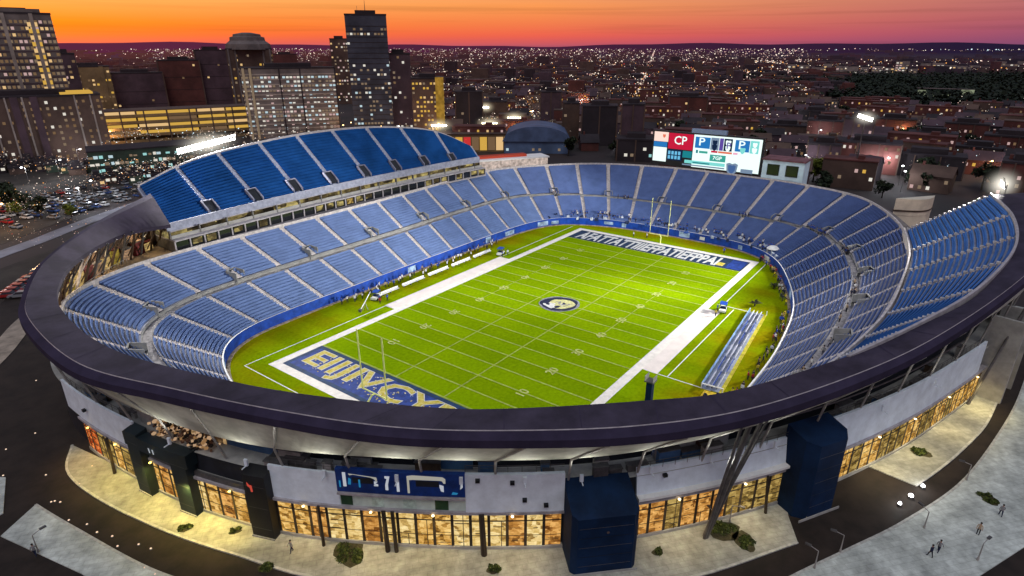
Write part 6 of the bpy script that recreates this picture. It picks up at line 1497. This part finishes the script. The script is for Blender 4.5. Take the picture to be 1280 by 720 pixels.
def lamp_post(u, v, h, label, lit=True):
    p = at(u, v, .12); t = thing('street_lamp', label, 'street lamp', (p[0], p[1], .0), R.uniform(0, 6))
    mb = MB(); mb.tube((0, 0, 0), (0, 0, h), .09, .05, n=7); mb.tube((0, 0, 0), (0, 0, .5), .14, .12, n=7); mb.build('pole', M['steel_lt'], t)
    mb = MB(); mb.tube((0, 0, h), (1.0, 0, h+.25), .045, n=5); mb.build('arm', M['steel_lt'], t)
    mb = MB(); mb.box(.8, 1.45, -.16, .16, h+.2, h+.34); hd = mb.build('lamp_head', M['steel'], t); mb = MB(); mb.box(.85, 1.4, -.12, .12, h+.16, h+.19); mb.build('lamp_glass', lampw if lit else M['conc'], hd)
for u, v, lab in ((890, 662, 'thin lamp post at the kerb below the leaning brace'), (912, 652, 'thin lamp post on the outer pavement, second from the bottom'), (1018, 710, 'thin lamp post at the bottom beside the dark drive'), (1050, 690, 'thin lamp post on the outer pavement opposite the second tower'), (1208, 600, 'thin lamp post at the outer kerb on the right'), (1222, 700, 'thin lamp post in the lower right corner'), (48, 690, 'thin lamp post on the lower left pavement island'), (1155, 660, 'thin lamp post halfway along the right outer pavement')):
    lamp_post(u, v, 2.6, lab, False)
for u, v, r, lab in ((1138, 622, .28, 'bright white ground lamp, largest on the dark drive'), (1153, 610, .24, 'bright white ground lamp, upper on the dark drive'), (1124, 632, .2, 'bright white ground lamp, lowest on the dark drive')):
    p = at(u, v, .02); t = thing('ground_lamp', lab, 'ground lamp', (p[0], p[1], -.03)); mb = MB(); mb.lathe([(r*1.3, 0), (r*1.3, .3), (r, .34)], n=10); mb.build('housing', M['steel'], t); mb = MB(); mb.lathe([(r, .34), (r*.95, .5), (r*.5, .62), (.03, .66)], n=10); mb.build('lens', lampw, t)
    ld = bpy.data.lights.new('ground_lamp_light', 'POINT'); ld.energy = 110; ld.shadow_soft_size = .3; lo = bpy.data.objects.new('ground_lamp_light', ld); COL.objects.link(lo); lo.parent = t; lo.location = (0, 0, 1.3)
dot = glow('marker_light', (.9, .66, .48), 1.3, False)
mk = None
for i in range(38):
    if i < 26: tt_ = 4.7+i*.165; q = off(tt_, 8.2+R.uniform(-1.6, 1.4), 0)
    else: q = tuple(at(R.uniform(0, 120), R.uniform(470, 640), 0))
    if mk is None:
        mk = thing('marker_light', 'small pale marker light set in the dark ring road', 'marker light', (q[0], q[1], -.03), 0, 'marker lights on the dark ring road')
        mb = MB(); mb.lathe([(.16, 0), (.16, .08), (.12, .1)], n=8); mb.build('housing', M['steel'], mk); mb = MB(); mb.lathe([(.12, .1), (.1, .16), (.03, .2)], n=8); mb.build('lens', dot, mk)
    else: dup(mk, (q[0], q[1], -.03), R.uniform(0, 6))
# wall lamps that wash the pavement yellow
for i, (u, v, wt, c) in enumerate(((122, 575, 500, (1, .62, .12)), (160, 595, 900, (1, .74, .16)), (205, 617, 900, (1, .74, .14)), (252, 640, 1100, (1, .76, .16)), (300, 655, 900, (1, .74, .16)), (390, 672, 420, (1, .72, .3)), (470, 682, 420, (1, .72, .3)), (545, 686, 420, (1, .74, .35)), (640, 684, 380, (1, .74, .4)), (840, 664, 380, (1, .78, .45)), (920, 645, 420, (1, .78, .45)), (1090, 588, 700, (1, .82, .45)), (1130, 562, 700, (1, .82, .45)), (1165, 530, 700, (1, .80, .4)), (1190, 500, 800, (1, .8, .35)))):
    tq = t_at(u, v); p, d, n_ = frame(tq); mb = MB(); mb.box(-.25, .25, .46, .95, 5.5, 5.72, 0, tuple(p), math.atan2(d[1], d[0])*1.0); wl_ = mb.build('wall_lamp', M['black'], stad)
    mb = MB(); q = p+n_*.7; mb.lathe([(.16, 5.40), (.17, 5.49)], (q[0], q[1], 0), 8); mb.build('lamp_lens', glow('wall_lamp_lens', c, 5, False), wl_)
    ld = bpy.data.lights.new('wall_lamp_light', 'SPOT'); ld.energy = wt*2.2; ld.color = c; ld.spot_size = math.radians(150); ld.spot_blend = 1; ld.shadow_soft_size = .25; lo = bpy.data.objects.new('wall_lamp_light', ld); COL.objects.link(lo); lo.parent = wl_
    q = p+n_*1.9; lo.location = (q[0], q[1], 5.2)

# uplights on the parapet that wash the soffit
for i, (u, v) in enumerate(((240, 632), (330, 662), (420, 678), (505, 686), (580, 687), (655, 684), (720, 679), (800, 668), (870, 654), (945, 634), (1080, 590), (1140, 552))):
    tq = t_at(u, v); p, d, n_ = frame(tq); zz_ = 10.95; mb = MB(); mb.box(-.2, .2, -.12, .12, zz_-.9, zz_, 0, tuple(p+n_*.75), math.atan2(d[1], d[0])); mb.box(-.05, .05, -.8, 0, zz_-.9, zz_-.8, 0, tuple(p+n_*.75), math.atan2(n_[1], n_[0])+PI/2); ul = mb.build('soffit_uplight', M['panel'], stad)
    ld = bpy.data.lights.new('soffit_uplight_light', 'SPOT'); ld.energy = 480; ld.color = (1, .98, .86); ld.spot_size = math.radians(168); ld.spot_blend = 1; ld.shadow_soft_size = .4; lo = bpy.data.objects.new('soffit_uplight_light', ld); COL.objects.link(lo); lo.parent = ul
    q = p+n_*1.5; lo.location = (q[0], q[1], zz_+.3); lo.rotation_euler = Vector((n_[0]*.15, n_[1]*.15, 1)).to_track_quat('-Z', 'Y').to_euler()

# street lamps of the surrounding streets
sl_m = {'warm': glow('sodium_bulb', (1, .62, .22), 9, False), 'white': glow('cool_bulb', (.95, .97, 1), 9, False)}
sl_l = {}
for k, c in (('warm', (1, .58, .24)), ('white', (.92, .95, 1))):
    ld = bpy.data.lights.new('street_lamp_light_'+k, 'POINT'); ld.energy = 3800; ld.color = c; ld.shadow_soft_size = .5; sl_l[k] = ld
sl_mesh = {}
def city_lamp(p, k, region):
    t = thing('street_lamp', '%s street lamp %s' % ({'warm': 'amber', 'white': 'white'}[k], region), 'street lamp', (p[0], p[1], 0), R.uniform(0, 6)); t['group'] = '%s street lamps %s' % ({'warm': 'amber', 'white': 'white'}[k], region)
    if k not in sl_mesh:
        mb = MB(); mb.tube((0, 0, 0), (0, 0, 8), .1, .07, n=6); mb.tube((0, 0, 8), (1.6, 0, 8.3), .06, n=5); a = mb.build('pole', M['steel'], t)
        mb = MB(); mb.lathe([(.08, -.35), (.42, -.2), (.45, .02), (.2, .16)], (1.7, 0, 8.2), 8); b = mb.build('bulb', sl_m[k], t); sl_mesh[k] = (a, b)
    else:
        for o in sl_mesh[k]: c = o.copy(); COL.objects.link(c); c.parent = t
    lo = bpy.data.objects.new('street_lamp_light', sl_l[k]); COL.objects.link(lo); lo.parent = t; lo.location = (1.7, 0, 7.5)
for (u0, u1, v0, v1), nn, k, reg in (((-20, 300, 205, 300), 12, 'white', 'by the lit car park on the left'), ((60, 430, 150, 205), 14, 'warm', 'among the skyline blocks'), ((480, 720, 130, 190), 16, 'warm', 'behind the right end of the left deck'), ((640, 1000, 105, 190), 26, 'warm', 'in the dark streets behind the far end'), ((1000, 1280, 145, 245), 24, 'white', 'in the streets behind the right corner')):
    got = 0
    while got < nn:
        p = snap(at(R.uniform(u0, u1), R.uniform(v0, v1), 0), 60)
        if abs(p[0]) < 116 and abs(p[1]) < 96: continue
        city_lamp(p, k if R.random() < .8 else ('white' if k == 'warm' else 'warm'), reg); got += 1

# kerb stones along the pavements
kerb_m = mat('kerb_stone', (0.42, 0.42, 0.39), .9, .25, 1.5)
for nm, f, a, b, sg_ in (('kerb', oe, 0, 9, 1), ('kerb', oe2, 0, 4, 1), ('kerb', oi, 2, 6, -1), ('kerb', oi2, 0, 8, -1)):
    mb = MB(); A_ = []; B2 = []
    for t in np.linspace(a, b, 60):
        p = f(t); d = f(min(t+.01, b))-f(max(t-.01, a)); d = d/np.linalg.norm(d); n_ = np.array([-d[1], d[0]])*.15; A_.append((p[0]+n_[0], p[1]+n_[1])); B2.append((p[0]-n_[0], p[1]-n_[1]))
    mb.sweep([[(*p, -.02), (*p, .15), (*q, .15), (*q, -.02)] for p, q in zip(A_, B2)]); o = mb.build(nm, kerb_m); o['kind'] = 'structure'
# handrail on the parapet, entrance doors between the windows, pipes under the soffit
for a, b, z_ in ((3.7, po1, 10.25), (po2, sg0, 10.25), (sg1, tw1[0], 10.95), (tw1[1], tw2[0], 10.05), (tw2[1], 14.5, 11.25)):
    mb = MB(); q = by_length(fF, a, b, 1.6)
    for t0, t1 in zip(q, q[1:]):
        mb.tube(off(t0, -.3, z_+.75), off(t1, -.3, z_+.75), .04, n=4); mb.tube(off(t0, -.3, z_+.4), off(t1, -.3, z_+.4), .025, n=4); mb.tube(off(t0, -.3, z_-.3), off(t0, -.3, z_+.75), .035, n=4)
    mb.build('parapet_rail', M['steel'], stad)
for u, v in ((283, 650), (452, 682), (560, 687), (660, 684), (850, 662), (935, 640), (1110, 575)):
    tq = t_at(u, v); p, d, n_ = frame(tq); yw = math.atan2(d[1], d[0]); mb = MB()
    for x0, x1, z0, z1 in ((-1.0, -.88, .12, 2.7), (.88, 1.0, .12, 2.7), (-.05, .05, .12, 2.6), (-1.0, 1.0, 2.6, 2.75), (-.88, -.05, .12, .4), (.05, .88, .12, .4), (-.88, .88, 1.15, 1.22)): mb.box(x0, x1, .1, .3, z0, z1, 0, tuple(p), yw)
    mb.build('door', M['black'], stad)
mb = MB(); q = by_length(fF, 4.0, 14.4, 1.5)
for t0, t1 in zip(q, q[1:]): mb.tube(off(t0, -1.6, 12.0), off(t1, -1.6, 12.0), .12, n=5); mb.tube(off(t0, -2.1, 11.5), off(t1, -2.1, 11.5), .08, n=5)
mb.build('service_pipe', M['steel'], stad)
